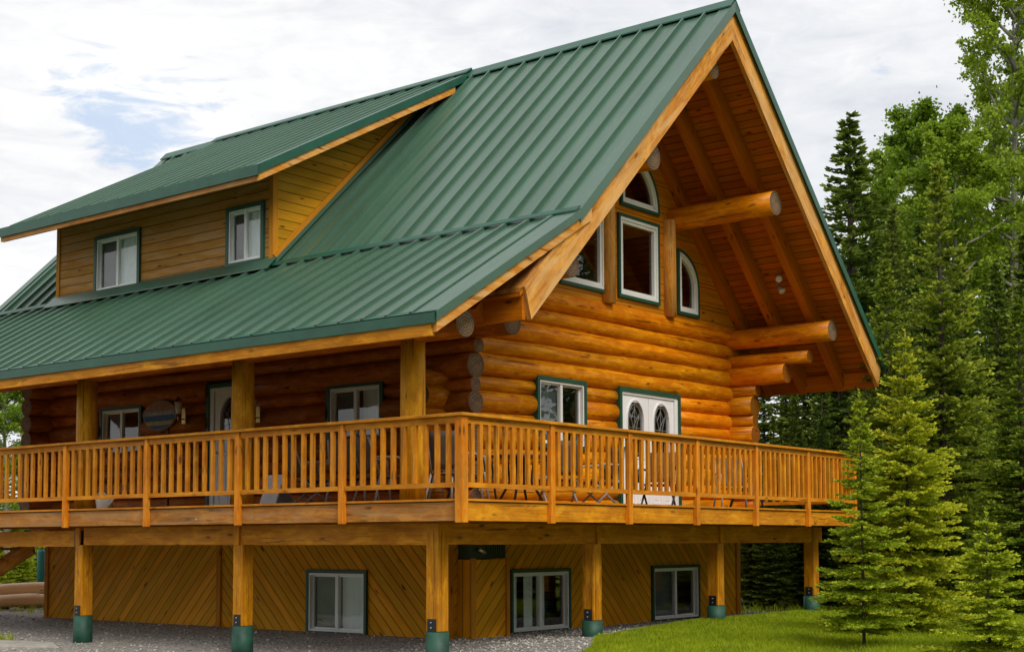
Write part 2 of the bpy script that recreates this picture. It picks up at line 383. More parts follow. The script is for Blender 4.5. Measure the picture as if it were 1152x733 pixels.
def parent_world(p):
    v=Vector((0,0,0))
    while p is not None: v+=Vector(p.location); p=p.parent
    return v
def tag(o,label=None,cat=None,group=None,kind=None):
    if label: o['label']=label
    if cat: o['category']=cat
    if group: o['group']=group
    if kind: o['kind']=kind
    return o
def thing(name,label,cat,loc=(0,0,0),group=None):
    o=bpy.data.objects.new(name,None); COL.objects.link(o); o.location=loc; o.empty_display_size=.2
    return tag(o,label,cat,group)
def copy_tree(o,parent=None):
    c=o.copy(); COL.objects.link(c)
    if parent is not None: c.parent=parent; c.matrix_parent_inverse=o.matrix_parent_inverse.copy()
    for ch in o.children: copy_tree(ch,c)
    return c

# ------------------------------------------------------------------ key dimensions (metres, deck floor at z = 0)
XR, ZR, SL = 6.72, 8.16, .973            # ridge x, ridge z, steep roof slope
YF, YB = 0.0, 14.5                       # roof ends
WY, WX, WXR, WYB = 2.43, 2.5, 10.94, 12.53   # wall planes (gable face, eave face, right, back)
BRX, BRZ = 2.41, 3.965                   # pitch break
EX, EZ = -.50, 2.23                      # porch eave
GZ = -1.9
def zs(x): return ZR-SL*abs(x-XR)
def zp(x): return BRZ+(x-BRX)*(BRZ-EZ)/(BRX-EX)

# ------------------------------------------------------------------ ground
def sstep(a,b,x):
    t=min(1,max(0,(x-a)/(b-a))); return t*t*(3-2*t)
def gh(x,y):
    z=GZ
    z-= .17*sstep(2.4,.3,x) if y>-1 or x<1 else 0
    z-= .12*sstep(0,-6,x)
    if x>1.0:
        z+= .09*sstep(1.0,6.5,x)*sstep(1.7,.55,y)
        z+= .05*sstep(.4,-4,y)*sstep(1,4,x)
    return z
def grass_edge(x):       # lawn lies at y below this line
    if x<3.5: return -1.40+ (x+.3)*(1.65/3.8)+.12*math.sin(x*2.3)
    return .25+.55*sstep(3.5,7,x)+.08*math.sin(x*1.9)
def ground():
    m,nt,N,L,b=nm('ground_soil')
    geo=N.new('ShaderNodeNewGeometry').outputs['Position']
    n=noise(N,L,geo,1.2,8,.65); n2=noise(N,L,geo,9,6,.7)
    c=mixc(N,L,mapr(N,L,n,.35,.65),(.055,.085,.018),(.10,.12,.025)); c=mixc(N,L,mapr(N,L,n2,.4,.7,0,.6),c,(.05,.04,.02))
    L.new(c,b.inputs['Base Color']); b.inputs['Roughness'].default_value=.95
    xs=sorted(set([-600,-200,-80,-40,-20]+[round(-12+.5*i,2) for i in range(75)]+[30,40,60,100,250,700]))
    ys=sorted(set([-600,-200,-80,-40,-20]+[round(-12+.5*i,2) for i in range(75)]+[30,40,60,100,250,700]))
    mb=MB()
    for x in xs:
        for y in ys: mb.v.append((x,y,gh(x,y)-.012))
    ny=len(ys)
    for i in range(len(xs)-1):
        for j in range(ny-1):
            a=i*ny+j; mb.face([a,a+ny,a+ny+1,a+1],[(0,0)]*4,0,True)
    return tag(mb.build('ground',m),'mossy ground running under the trees to the horizon',kind='structure')
ground()
def sheet(name,mat,inside,x0,x1,y0,y1,st,dz,kind,label):
    mb=MB(); idx={}
    nx=int((x1-x0)/st)+1; ny=int((y1-y0)/st)+1
    def vid(i,j):
        if (i,j) not in idx:
            x=x0+i*st; y=y0+j*st; idx[(i,j)]=len(mb.v); mb.v.append((x,y,gh(x,y)+dz))
        return idx[(i,j)]
    for i in range(nx-1):
        for j in range(ny-1):
            if inside(x0+(i+.5)*st,y0+(j+.5)*st):
                mb.face([vid(i,j),vid(i+1,j),vid(i+1,j+1),vid(i,j+1)],[(0,0)]*4,0,True)
    return tag(mb.build(name,mat),label,kind=kind)
m,nt,N,L,b=nm('crushed_gravel'); geo=N.new('ShaderNodeNewGeometry').outputs['Position']
vo=N.new('ShaderNodeTexVoronoi'); vo.inputs['Scale'].default_value=27; L.new(geo,vo.inputs['Vector'])
sp=N.new('ShaderNodeSeparateColor'); L.new(vo.outputs['Color'],sp.inputs[0])
c=mixc(N,L,sp.outputs[0],(.14,.135,.125),(.50,.475,.43)); big=noise(N,L,geo,.8,5)
c=mixc(N,L,mapr(N,L,big,.35,.7,0,.45),c,(.26,.235,.19)); c=mixc(N,L,mapr(N,L,vo.outputs['Distance'],.35,.65,0,.55),c,(.09,.085,.08))
L.new(c,b.inputs['Base Color']); b.inputs['Roughness'].default_value=.9
bp=N.new('ShaderNodeBump'); bp.inputs['Strength'].default_value=1; bp.inputs['Distance'].default_value=.02; bp.invert=True
L.new(vo.outputs['Distance'],bp.inputs['Height']); L.new(bp.outputs[0],b.inputs['Normal']); M['gravel']=m
m,nt,N,L,b=nm('lawn_turf'); geo=N.new('ShaderNodeNewGeometry').outputs['Position']
n=noise(N,L,geo,2.2,8,.7); n2=noise(N,L,geo,30,4,.7)
c=mixc(N,L,mapr(N,L,n,.35,.65),(.20,.27,.010),(.30,.34,.016)); c=mixc(N,L,mapr(N,L,n2,.45,.7,0,.6),c,(.10,.15,.01))
L.new(c,b.inputs['Base Color']); b.inputs['Roughness'].default_value=.9; M['turf']=m
isgrass=lambda x,y: y<grass_edge(x) and x>-.9
def isgravel(x,y): return (-5<x<12.4 and y>grass_edge(x)-.6 and y<20 and not(x>11.3 and y>6)) or (x<=-.3 and x>-5 and y>-6)
sheet('gravel_bed',M['gravel'],lambda x,y:isgravel(x,y),-5,12.4,-6,20,.2,0.0,'structure','grey crushed gravel spread under the deck')
sheet('lawn',M['turf'],isgrass,-.8,30,-14,2,.1,.012,'structure','bright green lawn in front of the deck')
def stones():
    mb=MB()
    for k in range(9000):
        if k%3==0: x=random.uniform(-2.5,3); y=random.uniform(-1,14)
        else: x=random.uniform(-.5,12); y=random.uniform(-1.2,2.4)
        if k%17==0: x=random.uniform(-3,4); y=random.uniform(-5,-1)
        if isgrass(x,y-.05) or (x>WX and y>WY): continue
        s=random.uniform(.008,.026)*(1.5 if random.random()<.06 else 1); z=gh(x,y)+s*.3
        b0=len(mb.v); pts=[Vector(p) for p in ((1,0,0),(-1,0,0),(0,1,0),(0,-1,0),(0,0,.8),(0,0,-.8))]
        a=random.uniform(0,6.28)
        for p in pts:
            p=p*random.uniform(.6,1.2)*s; mb.v.append((x+p.x*math.cos(a)-p.y*math.sin(a),y+p.x*math.sin(a)+p.y*math.cos(a),z+p.z))
        for t in ((0,2,4),(2,1,4),(1,3,4),(3,0,4),(2,0,5),(1,2,5),(3,1,5),(0,3,5)): mb.face([b0+i for i in t],[(0,0)]*3)
    m,nt,N,L,b=nm('gravel_stone'); isl=N.new('ShaderNodeNewGeometry').outputs['Random Per Island']
    r=ramp(N,[(0,(.18,.17,.155)),(.6,(.40,.38,.34)),(1,(.60,.57,.52))]); L.new(isl,r.inputs[0]); L.new(r.outputs[0],b.inputs['Base Color']); b.inputs['Roughness'].default_value=.85
    tag(mb.build('gravel',m),'loose grey crushed stones lying on the gravel bed',kind='stuff')
stones()
def blades(n,fn,h0,h1,wd,name,label,mat,clump=1):
    V=[];F=[];c=0
    for k in range(n):
        x,y=fn()
        if x is None: continue
        h=random.uniform(h0,h1); a=random.uniform(0,6.28); l=h*random.uniform(.1,.6); b=random.uniform(0,6.28); z=gh(x,y)+.005
        dx,dy=math.cos(a)*wd,math.sin(a)*wd
        V+=[(x-dx,y-dy,z),(x+dx,y+dy,z),(x+math.cos(b)*l*.4+dx*.6,y+math.sin(b)*l*.4+dy*.6,z+h*.6),(x+math.cos(b)*l,y+math.sin(b)*l,z+h)]
        F+=[(c,c+1,c+2),(c,c+2,c+3)]; c+=4
    me=bpy.data.meshes.new(name); me.from_pydata(V,[],F); me.materials.append(mat)
    o=bpy.data.objects.new(name,me); COL.objects.link(o); return tag(o,label,kind='stuff')
M['blade']=foliage('grass_blades',(.25,.33,.006),(.46,.50,.014),(.60,.58,.05),transl=.4)
def lawnpt():
    for _ in range(20):
        if random.random()<.7: x=random.uniform(0,10.5); y=random.uniform(-4.5,.9)
        else: x=random.uniform(0,20); y=random.uniform(-8,1)
        if random.random()<.16: y=grass_edge(x)+random.uniform(-.1,.09)
        if y<grass_edge(x)+.1*random.random() and x>-.7: return x,y
    return None,None
blades(150000,lawnpt,.03,.085,.006,'grass','short green grass blades covering the lawn',M['blade'])
def weedpt():
    r=random.random()
    if r<.35: return random.uniform(11,20),random.uniform(1,9)
    if r<.7: return random.uniform(3,16),random.uniform(13.5,24)
    return random.uniform(-2,-.2)+.3*random.random(),random.uniform(9.5,12.3)
blades(16000,weedpt,.04,.16,.009,'undergrowth','rough grass and weeds around the gravel bed',M['blade'])

# ------------------------------------------------------------------ the log house
house=thing('log_cabin','two-storey orange log house with a steep green metal roof and a dormer','house',(6.7,7,GZ))
# seam heights between logs, left end and right end of the gable wall
SLf=[-.26,.08,.30,.64,.86,1.20,1.423,1.757,1.971,2.347,2.576,2.95,3.17,3.54]
SRt=[-.24,.02,.31,.58,.87,1.16,1.442,1.641,1.891,2.158,2.441,2.742,2.977,3.3]
SRt=[.0,.30,.58,.87,1.16,1.442,1.641,1.891,2.158,2.441,2.742,2.977,3.245,3.581]
def log_run(mb,p0,p1,r0,r1,segs,sub=10,n=20):
    """p(t) from p0 to p1 cut into [a,b] runs of t"""
    p0=Vector(p0);p1=Vector(p1);Ln=(p1-p0).length
    for a,b in segs:
        if b-a<.02/Ln: continue
        k=max(2,int((b-a)*Ln/.6))
        pts=[p0.lerp(p1,a+(b-a)*i/k) for i in range(k+1)]
        ph=random.uniform(0,6)
        for i,p in enumerate(pts): p.z+=.006*math.sin(ph+i*1.3)
        rs=[(r0+(r1-r0)*(a+(b-a)*i/k))*(1+.022*math.sin(ph*2+i*1.9)+random.uniform(-.012,.012)) for i in range(k+1)]
        mb.tube(pts,rs,n=n)
def cut(intervals,ops):
    for (a,b) in ops:
        new=[]
        for s,e in intervals:
            if b<=s or a>=e: new.append((s,e)); continue
            if a>s: new.append((s,a))
            if b<e: new.append((b,e))
        intervals=new
    return intervals
gops=[(4.60,5.87,1.05,2.09),(6.89,8.77,-.1,2.09)]      # openings in the gable wall: x0,x1,z0,z1
mb=MB(); X0,X1=2.0,WXR+.5
for i in range(len(SLf)-1):
    tl=(2.5-X0)/(X1-X0)
    zl0,zl1,zr0,zr1=SLf[i],SLf[i+1],SRt[i],SRt[i+1]
    rl=(zl1-zl0)/2+.012; rr=(zr1-zr0)/2+.012
    ops=[]
    for a,b_,c,d in gops:
        t=((a+b_)/2-X0)/(X1-X0); z0=zl0+(zr0-zl0)*t; z1=zl1+(zr1-zl1)*t
        if min(z1,d)-max(z0,c)>.45*(z1-z0): ops.append(((a-X0)/(X1-X0),(b_-X0)/(X1-X0)))
    rl=min(rl,.19)
    lim=[(0,1)] if i<8 else [(.055,1)]
    R_=max(rl,rr)
    log_run(mb,(X0,WY+.08,(zl0+zl1)/2),(X1,WY+.08,(zr0+zr1)/2),rl,rr,cut(lim,ops))
mb.build('front_log_wall',[M['log'],M['end']],house)
# eave-side wall, logs along Y, projecting past the gable
SS=[-.27,.05,.26,.60,.80,1.14,1.349,1.67,1.876,2.236,2.44,2.80,3.0]
sops=[(3.68,4.87,1.0,1.92),(6.70,7.76,-.1,2.13),(9.57,10.78,1.0,1.94)]
def side_wall(name,x,mat,detail,ops_,em='end'):
    mb=MB(); y0,y1=1.93,WYB+.5
    for i in range(len(SS)-1):
        z0,z1=SS[i],SS[i+1]; r=(z1-z0)/2+.01
        ya=y0
        if z0>2.2: ya=1.87
        if z0>2.4: ya=1.25
        if i==len(SS)-2: ya=.78; r=.12
        ops=[]
        for a,b_,c,d in ops_:
            if min(z1,d)-max(z0,c)>.45*(z1-z0): ops.append(((a-ya)/(y1-ya),(b_-ya)/(y1-ya)))
        log_run(mb,(x,ya,(z0+z1)/2),(x,y1,(z0+z1)/2),r,r*random.uniform(.95,1.02),cut([(0,1)],ops),n=20)
    return mb.build(name,[mat,M[em]],house)
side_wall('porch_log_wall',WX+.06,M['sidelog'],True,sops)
side_wall('far_log_wall',WXR-.14,M['log'],False,[],'endstain')
mb=MB()
for i in range(9):
    z=.02+.31*i; mb.tube([(2.0,WYB-.05,z+.15),(WXR+.4,WYB-.05,z+.15)],[.165,.165],n=14)
mb.build('back_log_wall',[M['sidelog'],M['end']],house)
# inner lining closes the gaps between logs; openings left free
def lining():
    mb=MB(); t=.03
    def wall_y(y,x0,x1,z0,z1,ops):
        xs=sorted({x0,x1}|{o[0] for o in ops}|{o[1] for o in ops}); 
        for a,b_ in zip(xs,xs[1:]):
            zc=[(z0,z1)]
            for o in ops:
                if o[0]<(a+b_)/2<o[1]: zc=cut(zc,[(o[2],o[3])])
            for c,d in zc: mb.box(a,b_,y,y+t,c,d)
    def wall_x(x,y0,y1,z0,z1,ops):
        ys=sorted({y0,y1}|{o[0] for o in ops}|{o[1] for o in ops}); 
        for a,b_ in zip(ys,ys[1:]):
            zc=[(z0,z1)]
            for o in ops:
                if o[0]<(a+b_)/2<o[1]: zc=cut(zc,[(o[2],o[3])])
            for c,d in zc: mb.box(x,x+t,a,b_,c,d)
    wall_y(WY+.14,WX+.12,WXR-.05,-.2,3.5,gops); wall_x(WX+.12,WY+.2,WYB-.1,-.2,3.1,sops)
    wall_x(WXR-.16,WY+.2,WYB-.1,-.2,3.1,[]); mb.box(WX+.2,WXR-.2,WYB-.2,WYB-.17,-.2,3)
    mb.box(WX+.2,WXR-.2,WY+.2,WYB-.2,-.2,-.17)            # floor slab
    mb.box(WX+.2,WXR-.2,5.2,WYB-.2,2.7,2.8)               # upper floor
    mb.box(WX+.6,WXR-.6,6.2,6.3,-.15,2.69)                   # an inner partition
    return mb.build('inner_lining',M['inside'],house)
lining()

# ---- upper gable wall with its windows
TO_Y=lambda W:(lambda a,b,t:(a,W-t,b))          # face -Y, t outwards
TO_X=lambda W:(lambda a,b,t:(W-t,a,b))          # face -X
def quarter(x0,x1,zb,zc,zt,n=14):
    """vertical side at x0, curve falling to x1"""
    P=[(x0,zb),(x1,zb),(x1,zc)]
    for k in range(1,n): 
        a=math.pi/2*k/n; P.append((x0+(x1-x0)*math.cos(a),zc+(zt-zc)*math.sin(a)))
    P.append((x0,zt)); return P
def inset(P,d):
    n=len(P); A=sum(P[i][0]*P[(i+1)%n][1]-P[(i+1)%n][0]*P[i][1] for i in range(n)); s=1 if A>0 else -1
    out=[]
    for i in range(n):
        p0,p1,p2=Vector(P[i-1]),Vector(P[i]),Vector(P[(i+1)%n])
        e1=(p1-p0).normalized();e2=(p2-p1).normalized()
        n1=Vector((-e1.y,e1.x))*s;n2=Vector((-e2.y,e2.x))*s
        k=(n1+n2); k=k/max(.3,(1+n1.dot(n2))); out.append(tuple(p1+k*d))
    return out
def shaped_window(P,W,to=TO_Y,depth=.05,green=.055,white=.10,label=None,inner=True):
    a=inset(P,green); c=inset(a,white)
    mb=MB(); mb.ring(P,a,to(W),-.02,depth); o=mb.build('window',M['gwin'],house)
    if label: o['label']=label
    mb=MB(); mb.ring(a,inset(a,.05),to(W),-.02,depth-.008); mb.ring(inset(a,.0501),c,to(W),-.04,depth-.028); mb.build('frame',M['white'],o)
    mb=MB(); mb.prism(c,to(W),-.035,-.029); mb.build('pane',M['glass'],o)
    return o
GW=2.38
qr=quarter(8.75,9.49,3.60,4.12,4.80); qt=quarter(6.93,8.15,5.27,5.36,6.38)
mirror=lambda P,c=6.66:[(2*c-x,z) for x,z in P][::-1]
rect=lambda x0,x1,z0,z1:[(x0,z0),(x1,z0),(x1,z1),(x0,z1)]
wins=[qr,mirror(qr),qt,mirror(qt),rect(6.85,8.14,3.66,5.12),rect(6.66*2-8.14,6.66*2-6.85,3.66,5.12)]
def gable_boards():
    # horizontal boards cut around the windows, drawn as strips
    mb=MB(); st=.095; z=3.38
    def span(P,z):
        xs=[]
        n=len(P)
        for i in range(n):
            (x0,z0),(x1,z1)=P[i],P[(i+1)%n]
            if (z0-z)*(z1-z)<0: xs.append(x0+(x1-x0)*(z-z0)/(z1-z0))
        return (min(xs),max(xs)) if len(xs)>1 else None
    cap=lambda z:(ZR-.3-z)/SL
    while z<ZR-.35:
        z1=z+st; hw=cap(z+st/2)
        iv=[(max(WX+.05,XR-hw),min(WXR-.02,XR+hw))]
        ops=[s for s in (span(inset(P,.03),z+st/2) for P in wins) if s]
        for a,b_ in cut(iv,ops):
            if b_-a>.01: mb.box(a,b_,GW,GW+.04,z,z1)
        z=z1
    return mb.build('gable_wall',M['gable'],house)
gable_boards()
for P,l in zip(wins,('small quarter-round window under the right roof slope','small quarter-round window near the left roof slope','quarter-round window above the tall centre window','quarter-round window half hidden behind the roof board','tall rectangular gable window','tall gable window cut off by the sloping roof board')):
    shaped_window(P,GW-.002,label=l)
# half-log posts between gable windows
for x,z1,top in ((6.53,3.50,6.9),(8.46,3.50,5.25),(4.75,3.50,5.25)):
    mb=MB(); mb.tube([(x,GW-.03,z1),(x,GW-.03,top)],[.135,.13],n=18,mi=0,capmi=0); mb.build('gable_post',M['barge'],house)
# rafters, soffit, roof sheets
def para(x0,x1,top,bot):   # strip below the roof surface on the left slope (x<XR)
    return [(x0,zs(x0)-top),(x1,zs(x1)-top),(x1,zs(x1)-bot),(x0,zs(x0)-bot)]
XZ=lambda a,b,t:(a,t,b)
EL,ER=1.22,2*XR-1.22
ZE=.74
for side in (-1,1):
    e=XR+side*(XR-EL)
    # soffit planking
    mb=MB(); ang=math.atan(SL)
    P=[(e,zs(e)-.10),(XR,ZR-.10),(XR,ZR-.15),(e,zs(e)-.15)]
    b0=len(mb.v); Ls=math.hypot(XR-e,(XR-e)*SL)
    y0,y1=.05,YB-.05
    for y in (y0,y1):
        for a,b_ in P: mb.v.append((a,y,b_))
    o_=random.uniform(0,9)
    mb.face([0,1,5,4],[(y0,0),(y0,Ls),(y1,Ls),(y1,0)]); mb.face([3,2,6,7],[(y0,0),(y0,Ls),(y1,Ls),(y1,0)])
    mb.face([0,3,7,4],[(y0,0),(y0,.1),(y1,.1),(y1,0)]); mb.face([1,2,6,5],[(y0,0),(y0,.1),(y1,.1),(y1,0)])
    mb.face([0,1,2,3],[(0,0),(Ls,0),(Ls,.05),(0,.05)]); mb.face([4,5,6,7],[(0,0),(Ls,0),(Ls,.05),(0,.05)])
    mb.build('soffit',M['soffit'],house)
    # rafters in the overhang
    for y in (.80,1.60,2.33):
        mb=MB(); e2=e-side*.0+ (0)
        a=Vector((e,y,zs(e)-.36)); b_=Vector((XR,y,ZR-.36)); 
        k=.150
        mb.bar(a,b_,.15,.29,(0,0,1)); mb.build('rafter',M['rafter'],house)
    # barge board
    mb=MB(); bt,bb=.06,.60
    eb=e-side*.17; P=[(e-side*.04,zs(e-side*.04)-bt),(XR,ZR-bt),(XR,ZR-bb),(eb,zs(eb)-bb)]
    b0=0
    for y in (0.0,.07):
        for a,b_ in P: mb.v.append((a,y,b_))
    q=random.uniform(0,20); Lb=Ls; U=[(q,0),(q+Lb,0),(q+Lb,.3),(q,.3)]
    mb.face([0,1,2,3],U); mb.face([4,5,6,7],U); mb.face([3,2,6,7],[(q,0),(q+Lb,0),(q+Lb,.07),(q,.07)]); mb.face([0,1,5,4],[(q,0),(q+Lb,0),(q+Lb,.07),(q,.07)])
    mb.face([0,3,7,4],[(q,0),(q+.3,0),(q+.3,.07),(q,.07)]); mb.face([1,2,6,5],[(q,0),(q+.3,0),(q+.3,.07),(q,.07)])
    mb.build('barge_board',M['barge'],house)
    # eave board running back
    mb=MB(); ec=e-side*.095; mb.box(ec-.035,ec+.035,.0705,YB-.05,zs(e)-.44,zs(e)-.13); mb.build('eave_board',M['rafter'],house)
# purlins
for x,zc,r,y0 in ((XR,7.17,.17,.36),(XR-1.94,5.30,.21,.30),(XR+1.94,5.30,.21,.30),(XR-4.05,3.33,.19,.30),(XR+4.05,3.33,.19,.30)):
    mb=MB(); mb.tube([(x,y0,zc),(x,4.0,zc)],[r,r*.98],n=26,sub=6,wob=.01); mb.build('purlin',[M['log'],M['end']],house)
# roof metal
def roof_sheet(name,e,xr,zf,y0,y1,sp,th=.05,ph=.0,rib=.045,ribw=.035,flat0=.30,mat='roof',parent=house,ycut=None):
    """slab between x=e (eave) and x=xr, height function zf, ribs run down the slope"""
    mb=MB()
    P=[(e,zf(e)),(xr,zf(xr)),(xr,zf(xr)-th),(e,zf(e)-th)]
    mb.prism(P,XZ,y0,y1)
    y=y0+flat0
    while y<y1-.05:
        a=Vector((e,y,zf(e)+rib/2-.002)); b_=Vector((xr,y,zf(xr)+rib/2-.002)); mb.bar(a,b_,ribw,rib,(0,0,1)); y+=sp
    return mb.build(name,M[mat],parent)
DR0,DR1=5.55,12.78     # dormer roof extent
main=MB()
def slab(mb,x0,x1,y0,y1,zf,th=.05,dz=0): mb.prism([(x0,zf(x0)+dz),(x1,zf(x1)+dz),(x1,zf(x1)-th+dz),(x0,zf(x0)-th+dz)],XZ,y0,y1)
def ribs(mb,x0,x1,ys,zf,w=.04,h=.045,top=.9):
    for y in ys:
        a,b_=Vector((x0,y,zf(x0))),Vector((x1,y,zf(x1))); d=(b_-a).normalized(); n=Vector((-d.z,0,d.x)); 
        if n.z<0: n=-n
        c=[]
        for p in (a,b_):
            c+=[p+Vector((0,-w/2,0))-n*.004,p+Vector((0,w/2,0))-n*.004,p+Vector((0,w/2*top,0))+n*h,p+Vector((0,-w/2*top,0))+n*h]
        mb.hexa(c,2)
slab(main,BRX-.02,XR,-.04,YB+.04,zs)
RY=[.42+.413*k for k in range(int((YB-.5)/.413)+1)]
ribs(main,BRX,XR-.02,[y for y in RY if y<6.05 or y>12.35],zs,w=.034,h=.052)
slab(main,XR,ER+.04,-.04,YB+.04,zs); ribs(main,XR+.02,ER+.02,RY,zs,w=.034,h=.052)
rf=main.build('main_roof',M['roof'],house)
mb=MB()
for s in (-1,1):
    x1=XR+s*.16; mb.prism([(XR,ZR+.085),(x1,zs(x1)+.075),(x1,zs(x1)+.052),(XR,ZR+.06)],XZ,-.06,YB+.06)
mb.build('ridge_cap',M['gtrim'],rf)
# flat rake trim on the metal
for s in (-1,1):
    mb=MB(); e=BRX+.0 if s<0 else ER+.04
    # L-shaped folded flashing: one profile swept up the slope
    def fold(ya,yb,ydrop):
        mb=MB(); prof=[(ya,.03),(yb,.03),(yb,.015),(ydrop,.015),(ydrop,-.15),(ya,-.15)]
        b0=0
        for x in (e,XR):
            for y_,d_ in prof: mb.v.append((x,y_,zs(x)+d_))
        n=6
        for i in range(n): j=(i+1)%n; mb.face([i,j,n+j,n+i],[(0,0)]*4)
        mb.face([0,3,4,5],[(0,0)]*4); mb.face([0,1,2,3],[(0,0)]*4); mb.face([6,9,10,11],[(0,0)]*4); mb.face([6,7,8,9],[(0,0)]*4)
        mb.build('rake_trim',M['gtrim'] if s>0 else M['roof'],rf)
    fold(-.062,.16,-.052); fold(YB+.062,YB-.16,YB+.052)
# stub of roof deck that carries on below the break, seen as raw boards
mb=MB(); mb.prism([(EL,zs(EL)-.03),(BRX-.05,zs(BRX-.05)-.03),(BRX-.05,zs(BRX-.05)-.09),(EL,zs(EL)-.09)],XZ,.07,YB-.1,uvrot=0); mb.build('roof_deck_board',M['fascia'],house)
# porch roof
pr=MB(); slab(pr,EX,BRX+.0,-.03,YB+.03,zp,th=.045); ribs(pr,EX+.01,BRX-.02,[.38+.413*k for k in range(34)],zp,w=.05,h=.045)
prf=pr.build('porch_roof',M['roof'],house)
mb=MB(); mb.prism([(BRX-.07,zp(BRX-.07)+.064),(BRX-.02,zp(BRX)+.082),(BRX+.03,zs(BRX+.03)+.066),(BRX+.03,zs(BRX+.03)+.05),(BRX-.07,zp(BRX-.07)+.048)],XZ,-.045,YB+.045); mb.build('break_flashing',M['gtrim'],prf)
mb=MB(); mb.box(EX-.05,EX-.03,-.045,YB+.04,EZ-.13,EZ+.012); mb.prism([(EX-.05,EZ+.012),(EX+.10,zp(EX+.10)+.012),(EX+.10,zp(EX+.10)+.004),(EX-.05,EZ+.0)],XZ,-.045,YB+.04); mb.build('eave_trim',M['gtrim'],prf)
mb=MB()
P=[(EX-.03,zp(EX-.03)+.03),(BRX,zp(BRX)+.03),(BRX,zp(BRX)+.014),(EX-.03,zp(EX-.03)+.014)]; mb.prism(P,XZ,-.055,.33)
P=[(EX-.03,zp(EX-.03)+.03),(BRX,zp(BRX)+.03),(BRX,zp(BRX)-.09),(EX-.03,zp(EX-.03)-.09)]; mb.prism(P,XZ,-.066,-.056); mb.build('rake_trim',M['roof'],prf)
mb=MB(); P=[(EX,zp(EX)-.06),(BRX+.3,zp(BRX+.3)-.06),(BRX+.3,zp(BRX+.3)-.235),(EX,zp(EX)-.235)]
mb.prism(P,XZ,-.035,.03); mb.build('porch_rake_board',M['barge'],house)
mb=MB(); mb.box(EX-.025,EX+.035,.031,YB,EZ-.275,EZ-.075,axis=1); mb.build('porch_fascia',M['beam'],house)
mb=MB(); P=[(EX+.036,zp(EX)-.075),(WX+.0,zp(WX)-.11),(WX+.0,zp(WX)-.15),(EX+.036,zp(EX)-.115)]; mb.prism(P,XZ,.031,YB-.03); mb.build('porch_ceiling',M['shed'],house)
for k in range(15):
    y=1.0+k*.95
    mb=MB(); mb.bar((EX+.05,y,zp(EX+.05)-.21),(WX,y,zp(WX)-.21),.09,.18,(0,0,1)); mb.build('porch_rafter',M['sidelog'],house)
# porch beam log and posts
mb=MB(); mb.tube([(.42,.30,2.24-.0),(.42,YB-.1,2.24)],[.175,.165],n=26,sub=16,wob=.01); mb.build('porch_beam',[M['sidelog'],M['end']],house)
for y in (1.19,4.50,8.27,12.0):
    mb=MB(); x=.42; mb.tube([(x,y,.0),(x,y,2.10)],[.172,.160],n=26,sub=5,wob=.012,capmi=0); mb.build('porch_post',M['post'],house)
# ---- dormer
DX=2.45; DZ0=zs(DX)+.02; dsl=(ZR-5.37)/(XR-1.60)
zd=lambda x: ZR+.02-dsl*(XR-x)+.0
D0,D1=6.17,12.22
mb=MB(); dops=[(6.40,7.27,4.13,5.07),(9.70,10.98,4.09,5.09)]
for (a,b_,c,d) in ((D0,6.40,3.9,None),(7.27,9.70,3.9,None),(10.98,D1,3.9,None),(6.40,7.27,3.9,4.13),(6.40,7.27,5.07,None),(9.70,10.98,3.9,4.09),(9.70,10.98,5.09,None)):
    d=d or zd(DX)-.10; b0=len(mb.v)
    for t in (.0,.06):
        for (yy,zz) in ((a,c),(b_,c),(b_,d),(a,d)): mb.v.append((DX+t,yy,zz))
    f=[(a,c),(b_,c),(b_,d),(a,d)]; mb.face([b0,b0+1,b0+2,b0+3],f); mb.face([b0+4,b0+5,b0+6,b0+7],f)
    for i in range(4): j=(i+1)%4; mb.face([b0+i,b0+j,b0+4+j,b0+4+i],[f[i],f[j],f[j],f[i]])
mb.build('dormer_wall',M['siding'],house)
xx=XR-.35
for y,nmn in ((D0,'dormer_cheek'),(D1-.06,'dormer_cheek')):
    mb=MB(); mb.prism([(DX,zs(DX)-.05),(xx,zs(xx)-.05),(xx,zd(xx)-.08),(DX,zd(DX)-.08)],XZ,y-.0,y+.06); mb.build(nmn,M['cheek'],house)
mb=MB(); mb.box(DX-.025,DX+.09,D0-.025,D0+.07,zs(DX)+.02,zd(DX)-.12,axis=2); mb.build('dormer_corner_board',M['trimw'],house); mb=MB()
mb.box(DX-.022,DX+.08,D1-.07,D1+.025,zs(DX)+.02,zd(DX)-.12,axis=2); mb.build('dormer_corner_board',M['trimw'],house)
mb=MB(); a=Vector((DX+.02,D0-.035,zs(DX)+.13)); b_=Vector((XR-.5,D0-.035,zs(XR-.5)+.13)); mb.bar(a,b_,.03,.13,(0,0,1)); mb.build('cheek_trim_board',M['trimw'],house)
mb=MB(); a=Vector((DX-.02,D0-.05,zs(DX)+.055)); b_=Vector((XR-.4,D0-.05,zs(XR-.4)+.055)); mb.bar(a,b_,.10,.05,(0,0,1))
mb.prism([(DX-.03,zs(DX)+.02),(DX-.02,zs(DX)+.14),(DX-.005,zs(DX)+.14),(DX-.005,zs(DX)+.02)],XZ,D0-.1,D1+.1)
mb.prism([(DX-.22,zp(DX-.22)+.075),(DX-.02,zs(DX)+.135),(DX-.02,zs(DX)+.12),(DX-.22,zp(DX-.22)+.06)],XZ,D0-.12,D1+.12)
mb.build('dormer_flashing',M['roof'],house)
